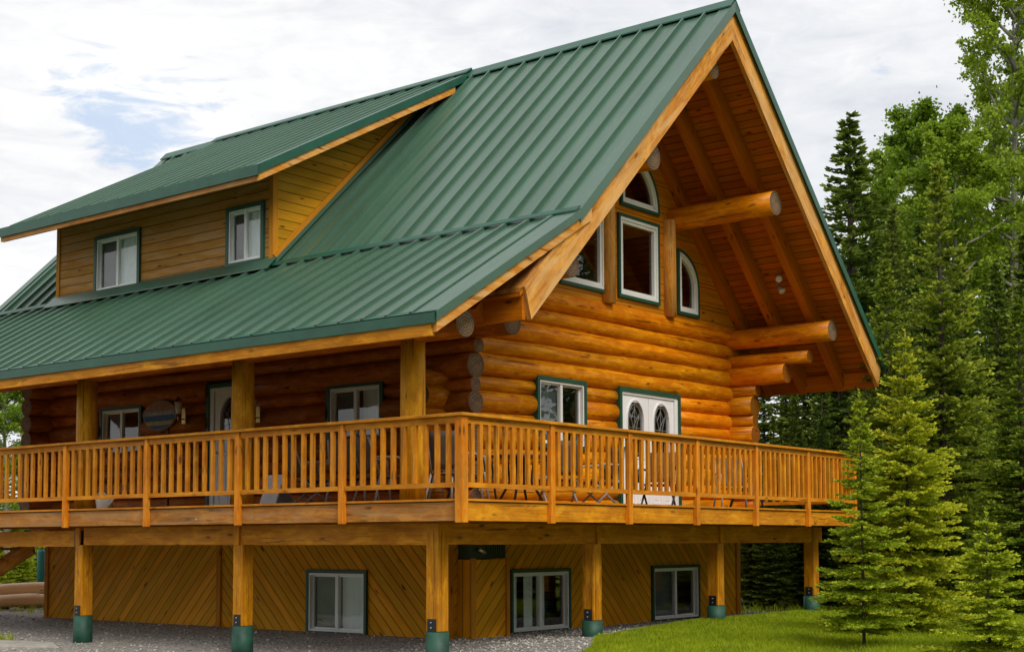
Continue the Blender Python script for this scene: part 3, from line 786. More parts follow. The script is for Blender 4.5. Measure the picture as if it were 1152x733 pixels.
# dark open gap panels beside the cheek
dr=MB(); DE=1.58
dr.prism([(DE,zd(DE)),(XR,zd(XR)),(XR,zd(XR)-.045),(DE,zd(DE)-.045)],XZ,DR0,DR1); ribs(dr,DE+.01,XR,[DR0+.30+.413*k for k in range(17)],zd,w=.05,h=.035)
drf=dr.build('dormer_roof',M['roof'],house)
mb=MB()
mb.prism([(DE-.02,zd(DE-.02)+.03),(XR,zd(XR)+.03),(XR,zd(XR)+.014),(DE-.02,zd(DE-.02)+.014)],XZ,DR0-.03,DR0+.14)
mb.prism([(DE-.02,zd(DE-.02)+.03),(XR-.02,zd(XR-.02)+.03),(XR-.02,zd(XR)-.12),(DE-.02,zd(DE-.02)-.12)],XZ,DR0-.045,DR0-.03)
mb.box(DE-.045,DE-.025,DR0-.045,DR1+.02,zd(DE)-.16,zd(DE)+.01); mb.build('eave_trim',M['gtrim'],drf)
mb=MB(); mb.prism([(XR-.15,zd(XR-.15)+.075),(XR,ZR+.13),(XR+.15,zs(XR+.15)+.10),(XR+.15,zs(XR+.15)+.075),(XR,ZR+.10),(XR-.15,zd(XR-.15)+.05)],XZ,DR0-.03,DR1+.03); mb.build('ridge_cap',M['gtrim'],drf)
mb=MB(); mb.prism([(DE,zd(DE)-.05),(XR-.45,zd(XR-.45)-.05),(XR-.45,zd(XR-.45)-.24),(DE,zd(DE)-.24)],XZ,DR0-.02,DR0+.04); mb.build('dormer_rake_board',M['barge'],house); mb=MB()
mb.prism([(DE,zd(DE)-.05),(XR-.45,zd(XR-.45)-.05),(XR-.45,zd(XR-.45)-.24),(DE,zd(DE)-.24)],XZ,DR1-.06,DR1); mb.build('dormer_rake_board',M['barge'],house)
mb=MB(); mb.box(DE-.015,DE+.03,DR0+.041,DR1-.061,zd(DE)-.245,zd(DE)-.05,axis=1); mb.build('dormer_fascia',M['fascia'],house)
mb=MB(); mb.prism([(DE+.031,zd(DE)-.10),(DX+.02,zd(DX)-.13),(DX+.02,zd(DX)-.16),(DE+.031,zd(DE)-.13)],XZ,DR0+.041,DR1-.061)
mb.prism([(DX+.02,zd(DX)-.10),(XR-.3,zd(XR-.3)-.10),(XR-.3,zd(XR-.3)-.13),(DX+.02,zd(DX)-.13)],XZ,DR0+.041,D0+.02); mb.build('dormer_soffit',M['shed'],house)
# main roof far end: barge
mb=MB(); mb.prism([(EL,zs(EL)-.06),(XR,ZR-.06),(XR,ZR-.42),(EL,zs(EL)-.42)],XZ,YB-.07,YB); mb.build('back_barge_board',M['barge'],house); mb=MB(); mb.prism([(ER,zs(ER)-.06),(XR,ZR-.06),(XR,ZR-.42),(ER,zs(ER)-.42)],XZ,YB-.07,YB); mb.build('back_barge_board',M['barge'],house)
mb=MB(); mb.prism([(WX,2.8),(WXR,2.8),(WXR,zs(WXR)-.1),(XR,ZR-.2),(WX,zs(WX)-.1)],XZ,WYB-.02,WYB+.04); mb.build('back_gable_wall',M['gable'],house)

# ---- windows (sliding) and doors
def slider(face,W,u0,u1,z0,z1,label,left='screen',right=None,trim=.07,parent=house,depth=.05,curt=None,flip=False,tm='gwin',ct=-.17,cm='curtain'):
    to={'y':TO_Y,'x':TO_X}[face](W)
    def bx(mb,a,b_,c,d,t0,t1):
        p=to(a,c,t0);q=to(b_,d,t1); mb.box(p[0],q[0],p[1],q[1],p[2],q[2])
    mb=MB(); P=rect(u0,u1,z0,z1); I=inset(P,trim); mb.ring(P,I,to,-.12,depth); o=mb.build('window',M[tm],parent); o['label']=label
    J=inset(I,.030); mb=MB(); mb.ring(I,J,to,-.10,depth-.015)
    um=(u0+u1)/2; a,c_=J[0]; b_,d_=J[2]
    lo=(a,um+.02); hi=(um-.02,b_)
    bx(mb,um-.03,um+.03,c_,d_,-.05,depth-.03)
    fr=[lo,hi]
    for k,(s,e) in enumerate(fr):
        Q=rect(s,e,c_,d_); mb.ring(Q,inset(Q,.028),to,-.03-.03*k,-.001-.03*k)
    mb.build('frame',M['white'],o)
    for k,(s,e) in enumerate(fr):
        Q=inset(rect(s,e,c_,d_),.027); mb=MB(); mb.prism(Q,to,-.018-.03*k,-.014-.03*k); mb.build('pane',M['glass'],o)
    scr=lo if not flip else hi
    if left:
        mb=MB(); mb.prism(inset(rect(scr[0],scr[1],c_,d_),.03),to,-.075,-.072); mb.build('insect_screen',M['screen'],o)
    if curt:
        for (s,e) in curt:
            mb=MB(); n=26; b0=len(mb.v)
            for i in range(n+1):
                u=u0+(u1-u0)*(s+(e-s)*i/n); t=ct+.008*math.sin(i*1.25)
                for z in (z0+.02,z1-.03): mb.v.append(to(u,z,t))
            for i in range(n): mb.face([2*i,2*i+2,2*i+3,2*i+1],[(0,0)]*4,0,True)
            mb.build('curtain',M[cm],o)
    return o
slider('y',2.395,4.57,5.90,.98,2.115,'white sliding window beside the double door',curt=[(0,.2)],trim=.065)
slider('x',2.475,3.66,4.88,.98,1.95,'white sliding window on the porch nearest the corner',flip=True,curt=[(.02,.46)],ct=-.12,cm='blind')
slider('x',2.475,9.56,10.80,.98,1.95,'white sliding window on the porch past the front door',flip=True)
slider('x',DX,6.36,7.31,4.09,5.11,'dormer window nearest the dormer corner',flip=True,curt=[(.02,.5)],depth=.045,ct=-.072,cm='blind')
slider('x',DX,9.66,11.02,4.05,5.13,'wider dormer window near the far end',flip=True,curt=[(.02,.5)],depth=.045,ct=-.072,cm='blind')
slider('x',WX,4.02,5.34,-1.93,-.93,'basement window on the long side',flip=True,curt=[(.04,.46)],ct=-.072,cm='blind',trim=.05)
slider('y',WY,3.94,5.48,-1.93,-.93,'basement window in the gable end nearest the corner',left=None,curt=[(.02,.2),(.32,.46),(.56,.66)],ct=-.11,cm='blind',trim=.05)
slider('y',WY,7.89,9.47,-1.92,-.93,'basement window in the gable end beneath the double door',curt=[(.03,.18)],ct=-.11,cm='blind',trim=.05)
def oval_leaf(mb_p,face,W,u0,u1,z0,z1,oz0,oz1,ow):
    """door leaf with an arched opening"""
    to={'y':TO_Y,'x':TO_X}[face](W); uc=(u0+u1)/2; n=12
    r=ow/2; arch=[(uc-r,oz0),(uc+r,oz0),(uc+r,oz1-r*1.35)]+[(uc+r*math.cos(math.pi*k/n),oz1-r*1.35+1.35*r*math.sin(math.pi*k/n)) for k in range(1,n)]+[(uc-r,oz1-r*1.35)]
    # outer loop with the same number of points
    out=[]
    for i,(a,b_) in enumerate(arch):
        if i==0: out.append((u0,z0))
        elif i==1: out.append((u1,z0))
        elif i==2: out.append((u1,oz1-r*1.35))
        elif i==len(arch)-1: out.append((u0,oz1-r*1.35))
        else:
            t=(i-2)/(n); 
            # walk up right side, across the top, down the left side
            H=z1-(oz1-r*1.35); Wd=u1-u0; tot=2*H+Wd; s=t*tot
            corners=[H/tot,(H+Wd)/tot]
            if s<H: out.append((u1,oz1-r*1.35+s))
            elif s<H+Wd: out.append((u1-(s-H),z1))
            else: out.append((u0,z1-(s-H-Wd)))
    return to,arch,out
def door_leaf(face,W,u0,u1,z0,z1,label,hside):
    to,arch,outl=oval_leaf(None,face,W,u0,u1,z0,z1,.95,1.92,.50 if u1-u0<.88 else .54)
    mb=MB(); mb.ring(outl,arch,to,-.04,0)
    # fill the top corners the loop cuts off
    mb.prism([(u0,z1-.12),(u1,z1-.12),(u1,z1),(u0,z1)],to,-.039,-.001)
    for (a,b_) in ((u0+.10,(u0+u1)/2-.04),((u0+u1)/2+.04,u1-.10)):
        P=rect(a,b_,.14,.78); mb.ring(P,inset(P,.03),to,-.001,.012); Q=inset(P,.07); mb.prism(Q,to,-.001,.008)
    o=mb.build('door',M['whitedoor'],house); o['label']=label
    mb=MB(); mb.prism(arch,to,-.026,-.020); mb.build('pane',M['glass'],o)
    A2=inset(arch,-.03); mb=MB(); mb.ring(A2,arch,to,-.001,.014); mb.build('glass_moulding',M['whitedoor'],o)
    # leaded pattern
    mb=MB(); uc=(u0+u1)/2; I=inset(arch,.055); mb.ring(I,inset(arch,.062),to,-.02,-.008)
    def seg(a,b_): mb.bar(to(a[0],a[1],-.013),to(b_[0],b_[1],-.013),.006,.006,(0,0,1) if abs(a[0]-b_[0])>1e-3 else (0,1,0))
    seg((uc-.05,.98),(uc-.05,1.45)); seg((uc+.05,.98),(uc+.05,1.45)); seg((uc-.05,1.45),(uc-.14,1.70)); seg((uc+.05,1.45),(uc+.14,1.70)); seg((uc,1.45),(uc,1.88)); seg((uc-.19,1.45),(uc+.19,1.45)); seg((uc-.05,1.45),(uc+.10,1.66)); seg((uc-.12,1.60),(uc,1.78)); seg((uc+.12,1.60),(uc,1.78))
    mb.build('leaded_came',M['grey'],o)
    mb=MB(); hu=u1-.07 if hside>0 else u0+.07; p=to(hu,1.0,0); q=to(hu,1.0,.055); mb.tube([p,q],[.012,.012],n=8,mi=0,capmi=0); q2=to(hu,1.0,.075); mb.tube([q,q2],[.028,.022],n=10,capmi=0); mb.build('handle',M['brass'],o)
    return o
def door_set(face,W,u0,u1,z1,leaves,glabel):
    to={'y':TO_Y,'x':TO_X}[face](W)
    P=[(u0,-.02),(u0,z1),(u1,z1),(u1,-.02)]
    mb=MB(); t=.07
    for a,b_,c,d in ((u0,u0+t,0,z1),(u1-t,u1,0,z1),(u0+t,u1-t,z1-t,z1)):
        p=to(a,c,-.14);q=to(b_,d,.05); mb.box(p[0],q[0],p[1],q[1],p[2],q[2])
    o=mb.build('door_frame',M['gwin'],house); o['label']=glabel
    mb=MB()
    for a,b_,c,d in ((u0+t,u0+t+.045,0,z1-t),(u1-t-.10,u1-t,0,z1-t),(u0+t+.045,u1-t-.10,z1-t-.045,z1-t)):
        p=to(a,c,-.12);q=to(b_,d,.025); mb.box(p[0],q[0],p[1],q[1],p[2],q[2])
    mb.build('jamb',M['white'],o)
    a=u0+t+.047; b_=u1-t-.102; wl=(b_-a)/leaves
    for k in range(leaves):
        door_leaf(face,W,a+k*wl+.004,a+(k+1)*wl-.004,.02,z1-t-.047,['left','right'][k]+' leaf of the white double door' if leaves>1 else 'white front door with an arched glass light',1 if k==0 else -1)
door_set('y',2.39,6.86,8.80,2.125,2,'green frame round the double door')
door_set('x',2.47,6.68,7.78,2.16,1,'dark green frame round the front door')

# ---- basement walls with diagonal boards
def base_wall(to,u0,u1,z0,z1,ops,splits,name):
    """splits: list of (u_end, direction)"""
    o=None; mb=MB(); s=u0
    for e,dr in splits:
        us=sorted({s,e}|{q for op in ops for q in op[:2] if s<q<e})
        for a,b_ in zip(us,us[1:]):
            zc=[(z0,z1)]
            for op in ops:
                if op[0]<(a+b_)/2<op[1]: zc=cut(zc,[(op[2],op[3])])
            for c,d in zc:
                b0=len(mb.v)
                for t in (-.05,0):
                    for (uu,zz) in ((a,c),(b_,c),(b_,d),(a,d)): mb.v.append(to(uu,zz,t))
                k=.7071*dr
                U=lambda uu,zz:((uu*.7071+zz*k)+7,(-uu*k+zz*.7071)+9)
                f=[U(a,c),U(b_,c),U(b_,d),U(a,d)]
                mb.face([b0+4,b0+5,b0+6,b0+7],f); mb.face([b0,b0+1,b0+2,b0+3],f)
                for i in range(4):
                    j=(i+1)%4; mb.face([b0+i,b0+j,b0+4+j,b0+4+i],[f[i],f[j],f[j],f[i]])
        s=e
    return mb.build(name,M['diag'],house)
base_wall(TO_X(WX),WY,WYB,-2.1,-.15,[(4.04,5.32,-1.91,-.95)],[(7.45,-1*-1),(WYB,-1)],'basement_wall')
base_wall(TO_Y(WY),WX,WXR,-2.1,-.15,[(3.96,5.46,-1.91,-.95),(7.91,9.45,-1.90,-.95)],[(6.3,1),(WXR,-1)],'basement_wall')
mb=MB(); mb.box(WXR-.06,WXR,WY+.01,WYB,-2.1,-.15); mb.box(WX+.01,WXR,WYB-.06,WYB,-2.1,-.15); mb.build('basement_wall',M['diag'],house)
def batten(*a): mb=MB(); mb.box(*a,axis=2); mb.build('batten',M['trimw'],house)
for y in (7.47,12.45): batten(WX-.035,WX-.001,y-.05,y+.05,-2.08,-.2)
batten(WX-.035,WX-.001,WY-.035,WY+.10,-2.08,-.2); batten(WX,WX+.12,WY-.035,WY-.001,-2.06,-.2)
batten(6.24,6.33,WY-.035,WY-.001,-2.06,-.2); batten(WXR-.1,WXR+.03,WY-.035,WY-.001,-2.06,-.2)
# boxed enclosure on the gable-end basement wall
mb=MB()
def diagbox(mb,x0,x1,y0,y1,z0,z1):
    k=.7071
    for pts,uv in ((((x0,y0,z0),(x1,y0,z0),(x1,y0,z1),(x0,y0,z1)),lambda p:(p[0]*k+p[2]*k,-p[0]*k+p[2]*k)),
                   (((x0,y1,z0),(x0,y0,z0),(x0,y0,z1),(x0,y1,z1)),lambda p:(p[2],p[1])),(((x1,y0,z0),(x1,y1,z0),(x1,y1,z1),(x1,y0,z1)),lambda p:(p[2],p[1])),
                   (((x0,y0,z1),(x1,y0,z1),(x1,y1,z1),(x0,y1,z1)),lambda p:(p[0],p[1]))):
        b0=len(mb.v); mb.v+=list(pts); mb.face([b0,b0+1,b0+2,b0+3],[uv(p) for p in pts])
diagbox(mb,2.72,3.50,2.12,WY-.001,-2.0,-.76)
enc=mb.build('pipe_enclosure',M['diag'],house)
for bb in ((2.67,2.75,2.085,2.12),(3.46,3.53,2.085,2.12)):
    mb=MB(); mb.box(*bb,-2.0,-.74,axis=2); mb.build('corner_board',M['trimw'],enc)
mb=MB(); mb.box(2.74,3.52,2.16,2.42,-.745,-.52); 
for k in range(9): mb.box(3.07+.05*k,3.095+.05*k,2.14,2.16,-.73,-.54)
v=mb.build('vent_box',M['corr'],enc)
mb=MB(); mb.tube([(2.82,2.10,-.60),(2.96,2.10,-.66)],[.035,.035],n=10,capmi=0); mb.build('vent_pipe',M['bolt'],v)

# ------------------------------------------------------------------ the wraparound deck
deck=thing('wraparound_deck','raised orange timber deck with picket railing wrapped around the log house','deck',(0,0,GZ))
DXE=10.97; DYE=15.6
mb=MB()
y=.075
while y<WY: mb.box(.075,DXE-.07,y,min(y+.135,WY),-.04,0,axis=0); y+=.14
mb.build('floor',M['fascia'],deck)
mb=MB(); x=.075
while x<WX: mb.box(x,min(x+.135,WX),WY+.003,DYE,-.04,0,axis=1); x+=.14
mb.build('floor',M['fascia'],deck)
for a in ((.036,DXE,.036,.075,'x'),(.036,.075,.0751,DYE,'y'),(DXE-.04,DXE,.0751,WY,'y2')):
    mb=MB(); mb.box(a[0],a[1],a[2],a[3],-.24,-.012); mb.build('rim_board',M['beam'] if a[4]=='x' else M['fascia'],deck)
    mb=MB()
    if a[4]=='x': mb.box(.01,DXE+.02,.01,.12,.001,.028,axis=0)
    elif a[4]=='y': mb.box(.01,.12,.1201,DYE,.001,.028,axis=1)
    mb.build('edge_board',M['rail'],deck) if mb.v else None
mb=MB()
for k in range(int(DYE/.41)): mb.box(.08,WX-.02,.3+.41*k,.34+.41*k,-.235,-.045,axis=0) if .3+.41*k>WY else mb.box(.08,DXE-.05,.3+.41*k,.34+.41*k,-.235,-.045,axis=0)
mb.build('joist',M['beam'],deck)
SX,SY=1.821,2.048
pxs=[SX*k for k in range(1,7)]; pys=[SY*k for k in range(1,8)]
pw=.092
def rpost(x,y,face):
    mb=MB()
    if face=='x': mb.box(x-pw/2,x+pw/2,-.035,.035,-.265,1.028,axis=2)
    elif face=='y': mb.box(-.035,.035,y-pw/2,y+pw/2,-.265,1.028,axis=2)
    else: mb.box(-.035,.085,-.035,.085,-.265,1.028,axis=2)
    o=mb.build('railing_post',M['rail'],deck); b=o.modifiers.new('bevel','BEVEL'); b.width=.004; b.segments=1
rpost(0,0,'c')
for x in pxs: rpost(x-.02,0,'x')
for y in pys: rpost(0,y,'y')
# rails
for a in range(6):
    x0=(0.085 if a==0 else pxs[a-1]-.02+pw/2); x1=pxs[a]-.02-pw/2
    mb=MB(); mb.box(x0,x1,-.01,.03,.165,.225,axis=0); mb.build('bottom_rail',M['rail'],deck)
    mb=MB(); mb.box(x0,x1,-.01,.03,.945,1.027,axis=0); mb.build('upper_rail',M['rail'],deck)
for a in range(7):
    y0=(0.085 if a==0 else pys[a-1]+pw/2); y1=pys[a]-pw/2
    mb=MB(); mb.box(-.01,.03,y0,y1,.165,.225,axis=1); mb.build('bottom_rail',M['rail'],deck)
    mb=MB(); mb.box(-.01,.03,y0,y1,.945,1.027,axis=1); mb.build('upper_rail',M['rail'],deck)
for nm_,bx in (('handrail_cap',(-.07,pxs[-1]+.08,-.07,.10,0)),('handrail_cap',(-.07,.10,.1002,DYE,1))):
    mb=MB(); mb.box(bx[0],bx[1],bx[2],bx[3],1.029,1.068,axis=bx[4]); mb.build(nm_,M['rail'],deck,bevel=.006)
# pickets: one mesh each
def picket(x,y,face):
    mb=MB(); j=random.uniform(-.009,.009); s=.031
    if face=='x': mb.box(x+j-s,x+j+s,-.011,.031,.2251,.9449,axis=2)
    else: mb.box(-.011,.031,y+j-s,y+j+s,.2251,.9449,axis=2)
    return mb
for a in range(6):
    x0=(0.085 if a==0 else pxs[a-1]-.02+pw/2); x1=pxs[a]-.02-pw/2; n=10
    if a==5:
        mb=MB()
        for k in range(n):
            x=x0+(x1-x0)*(k+.75)/(n+.5); mb.box(x-.030,x+.030,-.009,.031,.2251,.9449,axis=2)
        tag(mb.build('picket',M['rail'],deck),kind='stuff'); continue
    for k in range(n):
        x=x0+(x1-x0)*(k+.75)/(n+.5); picket(x,0,'x').build('picket',M['rail'],deck)
for a in range(5):
    y0=(0.085 if a==0 else pys[a-1]+pw/2); y1=pys[a]-pw/2; n=10
    for k in range(n):
        y=y0+(y1-y0)*(k+.75)/(n+.5); picket(0,y,'y').build('picket',M['rail'],deck)
mb=MB()      # right-hand return railing
mb.box(DXE-.03,DXE+.03,.1,WY,1.029,1.068,axis=1); mb.box(DXE-.02,DXE+.02,.1,WY,.165,.225,axis=1)
for k in range(14): mb.box(DXE-.02,DXE+.02,.2+.16*k,.24+.16*k,.2251,1.0285,axis=2)
mb.build('return_railing',M['rail'],deck)
# beams and support posts
PA,PB=.30,.65
mb=MB(); mb.box(PA+.20,DXE-.0,PB+.035,PB+.17,-.535,-.262,axis=0); mb.build('beam',M['beam'],deck)
mb=MB(); mb.box(PA+.035,PA+.17,PB+.20,8.18,-.535,-.262,axis=1); mb.build('beam',M['beam'],deck)
mb=MB(); mb.box(PA+.02,PA+.16,8.40,DYE,-.56,-.31,axis=1); mb.build('beam',M['beam'],deck)
mb=MB(); mb.box(PA+.01,PA+.17,8.37,8.40,-.57,-.30); mb.build('joist_hanger',M['corr'],deck)
def support(x,y,ztop,corner=False,face='x'):
    mb=MB(); w=.20
    zb=ztop-.0
    mb.box(x,x+w,y,y+w,zb,-.262 if corner else -.5351,axis=2)
    if not corner:
        if face=='x': mb.box(x+.105,x+w,y,y+.034,-.535,-.262,axis=2)
        else: mb.box(x,x+.034,y+.09,y+w,-.535,-.262,axis=2)
    o=mb.build('support_post',M['beam'],deck,bevel=.006)
    g=gh(x,y)
    mb=MB(); mb.tube([(x+w/2,y+w/2,g-.15),(x+w/2,y+w/2,ztop-.004)],[.152,.148],n=28,capmi=0); mb.build('pier',M['pier'],o)
    mb=MB(); mb.box(x-.012,x-.001,y+.03,y+.17,ztop-.004,ztop+.16)
    mb.build('bracket',M['black'],o)
    mb=MB()
    for q in (.05,.115): mb.tube([(x-.013,y+.10,ztop+q),(x-.028,y+.10,ztop+q)],[.012,.010],n=8,capmi=0)
    mb.build('bolt',M['bolt'],o)
support(PA,PB,-1.62,True)
for y,z in ((4.34,-1.675),(8.16,-1.645),(12.2,-1.65)): support(PA,y,z,False,'y')
for x,z in ((3.66,-1.63),(7.15,-1.55),(10.56,-1.50)): support(x,PB,z,x>10,'x')
# stair going down beyond the long side
st=thing('timber_stair','timber stair with open treads going down from the far end of the deck','stairs',(1.0,13.5,-1.9))
mb=MB(); mb.bar((.55,11.4,-.55),(.55,15.6,-2.15),.05,.30,(0,0,1)); mb.build('stringer',M['beam'],st)
mb=MB(); mb.bar((1.5,11.4,-.55),(1.5,15.6,-2.15),.05,.30,(0,0,1)); mb.build('stringer',M['beam'],st)
for k in range(6):
    t=(k+1)/8; y=11.4+4.2*t; z=-.55-1.6*t+.12; mb=MB(); mb.box(.50,1.55,y-.16,y+.14,z,z+.045,axis=0); mb.build('tread',M['fascia'],st)

# ------------------------------------------------------------------ things on the deck
def patio_chair(name,label,frame,seat,x,y,rz,fold=False,arms=True):
    t=thing(name,label,'chair',(0,0,0),'patio chairs along the deck')
    w,d,h=.25,.23,.43
    def rod(pts,nm_,r=.017,mat=frame):
        mb=MB(); mb.tube(pts,[r]*len(pts),n=8,capmi=0); mb.build(nm_,M[mat],t)
    for s in (-1,1):
        if fold:
            rod([(s*w,-d,.0),(s*w,.05,h*.55),(s*w,d+.02,h)],'leg'); rod([(s*(w-.02),d+.06,.0),(s*(w-.02),.02,h*.5),(s*(w-.02),-d,h)],'leg')
        else:
            rod([(s*(w+.05),-d-.05,.0),(s*w,-d,h)],'leg',.016); rod([(s*(w+.05),d+.10,.0),(s*w,d-.03,h)],'leg',.016)
        rod([(s*w,d-.02,h-.03),(s*w,d+.08,.70),(s*(w-.02),d+.16,.93)],'back_frame',.014)
        if arms:
            mb=MB(); mb.tube([(s*(w+.03),-d,h),(s*(w+.03),-d+.02,.63),(s*(w+.03),-.02,.665),(s*(w+.02),d+.06,.655)],[.016,.018,.02,.018],n=8,capmi=0); mb.build('armrest',M[frame],t)
    mb=MB(); n=6
    for i in range(n+1):
        f=i/n; 
        for k in range(5): mb.v.append((-w+.01+(2*w-.02)*k/4,-d+2*d*f,h-.02-.025*math.sin(math.pi*f)*math.sin(math.pi*k/4)+.0))
    for i in range(n):
        for k in range(4): a=i*5+k; mb.face([a,a+1,a+6,a+5],[(0,0)]*4,0,True)
    o=mb.build('seat',M[seat],t); o.modifiers.new('solid','SOLIDIFY').thickness=.02
    mb=MB()
    for i in range(n+1):
        f=i/n
        for k in range(5): mb.v.append((-w+.02+(2*w-.04)*k/4,d+.0+.16*f+.02*math.sin(math.pi*k/4),h+.02+.49*f))
    for i in range(n):
        for k in range(4): a=i*5+k; mb.face([a,a+1,a+6,a+5],[(0,0)]*4,0,True)
    o=mb.build('backrest',M[seat],t); o.modifiers.new('solid','SOLIDIFY').thickness=.018
    t.location=(x,y,.0); t.rotation_euler=(0,0,rz); return t
G='grey';K='black';Wh='grey'
patio_chair('patio_chair','grey metal patio chair nearest the deck corner on the gable side',G,'greymesh',1.35,1.20,-.3)
patio_chair('patio_chair','black metal patio chair next to the table on the gable side',K,'greymesh',2.05,1.55,.5)
patio_chair('folding_chair','grey-framed patio chair below the gable-side sliding window',Wh,'greymesh',3.55,1.2,2.5,fold=True)
patio_chair('folding_chair','grey-framed folding chair between the sliding window and the double door',Wh,'greymesh',4.75,1.35,-2.0,fold=True)
patio_chair('folding_chair','black folding chair in front of the white double door',K,'greymesh',6.25,1.2,-1.2,fold=True)
patio_chair('wicker_chair','dark wicker chair standing right of the double door',K,'wicker',9.4,1.35,.5)
patio_chair('patio_chair','grey-framed patio chair between the double door and the wicker chair',G,'greymesh',8.5,1.1,-.8)
patio_chair('patio_chair','grey patio chair standing between the deck corner and first porch post',Wh,'greymesh',1.2,.95+.2,1.9,fold=False)
patio_chair('patio_chair','grey patio chair just left of the first porch post',G,'greymesh',1.2,2.45,1.3)
patio_chair('patio_chair','patio chair with grey legs under the porch window',Wh,'greymesh',1.35,3.2,2.0)
patio_chair('folding_chair','folding chair with crossed grey legs between porch window and second post',G,'greymesh',1.5,4.2,1.2,fold=True)
tb=thing('patio_table','round glass-topped patio table with dark legs on the gable side','table',(0,0,0))
mb=MB(); mb.tube([(0,0,.70),(0,0,.72)],[.45,.45],n=36,capmi=0); mb.build('tabletop',M['greymesh'],tb)
mb=MB(); mb.tube([(0,0,.685),(0,0,.6995)],[.46,.46],n=36,capmi=0); mb.build('rim',M['black'],tb)
for k in range(4):
    a=k*math.pi/2+.4; mb=MB(); mb.tube([(.2*math.cos(a),.2*math.sin(a),.684),(.16*math.cos(a),.16*math.sin(a),.35),(.36*math.cos(a),.36*math.sin(a),0)],[.019]*3,n=8,capmi=0); mb.build('leg',M['black'],tb)
tb.location=(2.8,1.3,0)
# watering can by the far railing
wc=thing('watering_can','white watering can on the deck behind the left railing','watering can',(0,0,0))
mb=MB(); mb.tube([(0,0,0),(0,0,.02),(0,0,.20),(0,0,.225)],[.105,.115,.14,.135],n=24,capmi=0); mb.build('body',M['white'],wc)
mb=MB(); mb.tube([(0,-.12,.06),(0,-.21,.15),(0,-.28,.25)],[.028,.02,.016],n=10,capmi=0); mb.tube([(0,-.275,.245),(0,-.30,.27)],[.018,.035],n=12,capmi=0); mb.build('spout',M['white'],wc)
mb=MB(); mb.tube([(0,.12,.06),(0,.21,.12),(0,.21,.24),(0,.06,.31),(0,-.05,.24)],[.012]*5,n=8,capmi=0); mb.build('handle',M['white'],wc)
wc.location=(.33,7.65,.0)
# wall plaque
def plaque():
    t=thing('wall_plaque','oval painted wooden plaque with a blue and yellow landscape beside the front door','plaque',(2.33,8.92,1.7))
    yc,zc,a,b_=8.92,1.70,.46,.265; W=2.36; to=TO_X(W); n=36
    el=lambda s:[(yc+a*s*math.cos(2*math.pi*k/n),zc+b_*s*math.sin(2*math.pi*k/n)) for k in range(n)]
    mats={}
    for k,c in (('rim',(.28,.15,.05)),('sky',(.34,.15,.05)),('cloud',(.30,.30,.32)),('lake',(.02,.09,.25)),('band',(.45,.36,.07)),('letter',(.45,.42,.38))): mats[k]=paint('plaque_'+k,c,.6,noise_amt=.4,scale=9)
    def clip(z0,z1,s=.92):
        P=[]
        for k in range(25):
            z=z0+(z1-z0)*k/24; q=max(0,1-((z-zc)/(b_*s))**2); P.append((yc+a*s*math.sqrt(q),z))
        return P+[(2*yc-x,z) for x,z in P[::-1]]
    mb=MB(); mb.prism(el(1),to,0,.03); mb.build('board',mats['rim'],t)
    for k,z0,z1,d in (('sky',1.78,1.935,.033),('cloud',1.70,1.78,.034),('lake',1.60,1.70,.033),('band',1.53,1.60,.035),('lake',1.465,1.53,.033)):
        mb=MB(); mb.prism(clip(z0,z1),to,.0301,d); mb.build('painted_'+k,mats[k],t)
    # low relief where the photo shows unreadable lettering: one ragged strip
    top=[(yc+.28-.02*k, 1.725+random.uniform(.005,.045)) for k in range(29)]
    mb=MB(); mb.prism([(yc-.28,1.718),(yc+.28,1.718)]+top,to,.0341,.037)
    mb.build('painted_strokes',mats['letter'],t)
plaque()
def lantern(y,z,label):
    t=thing('wall_lantern',label,'wall lamp',(2.33,y,z),'brass lanterns flanking the front door'); x=2.33
    mb=MB(); mb.box(x,x+.03,y-.05,y+.05,z-.16,z+.10); mb.build('back_plate',M['brass'],t)
    mb=MB(); mb.tube([(x,y,z-.08),(x-.08,y,z-.10),(x-.11,y,z+.0)],[.012]*3,n=8,capmi=0); mb.build('arm',M['brass'],t)
    mb=MB(); mb.tube([(x-.11,y,z),(x-.11,y,z+.02),(x-.11,y,z+.20)],[.03,.045,.075],n=6,capmi=0); mb.build('glass_shade',M['bulb'],t)
    mb=MB(); mb.tube([(x-.11,y,z+.201),(x-.11,y,z+.23),(x-.11,y,z+.30)],[.09,.06,.012],n=6,capmi=0,smooth=False); mb.tube([(x-.11,y,z-.14),(x-.11,y,z-.001)],[.008,.035],n=6,capmi=0); mb.build('cap',M['brass'],t)
lantern(8.26,1.68,'brass lantern on the log wall beside the oval plaque')
lantern(6.36,1.60,'brass lantern on the log wall right of the front door')
t=thing('lamp_stand','slender black metal stand on the deck under the brass lantern by the plaque','stand',(2.1,8.35,0))
mb=MB(); mb.tube([(2.1,8.35,.03),(2.1,8.35,1.45)],[.014,.012],n=8,capmi=0); mb.build('pole',M['black'],t)
mb=MB(); mb.tube([(2.1,8.35,0),(2.1,8.35,.03)],[.13,.11],n=20,capmi=0); mb.build('base',M['black'],t)
t=thing('leaning_sign_board','small pale folding board leaning on the deck behind the second porch post','board',(1.2,4.95,0))
mb=MB(); mb.bar((1.1,4.75,.0),(1.3,4.75,.50),.35,.02,(1,0,0)); mb.build('panel',M['blind'],t)
mb=MB(); mb.bar((1.5,4.75,.0),(1.31,4.75,.50),.35,.02,(1,0,0)); mb.build('prop',M['grey'],t)
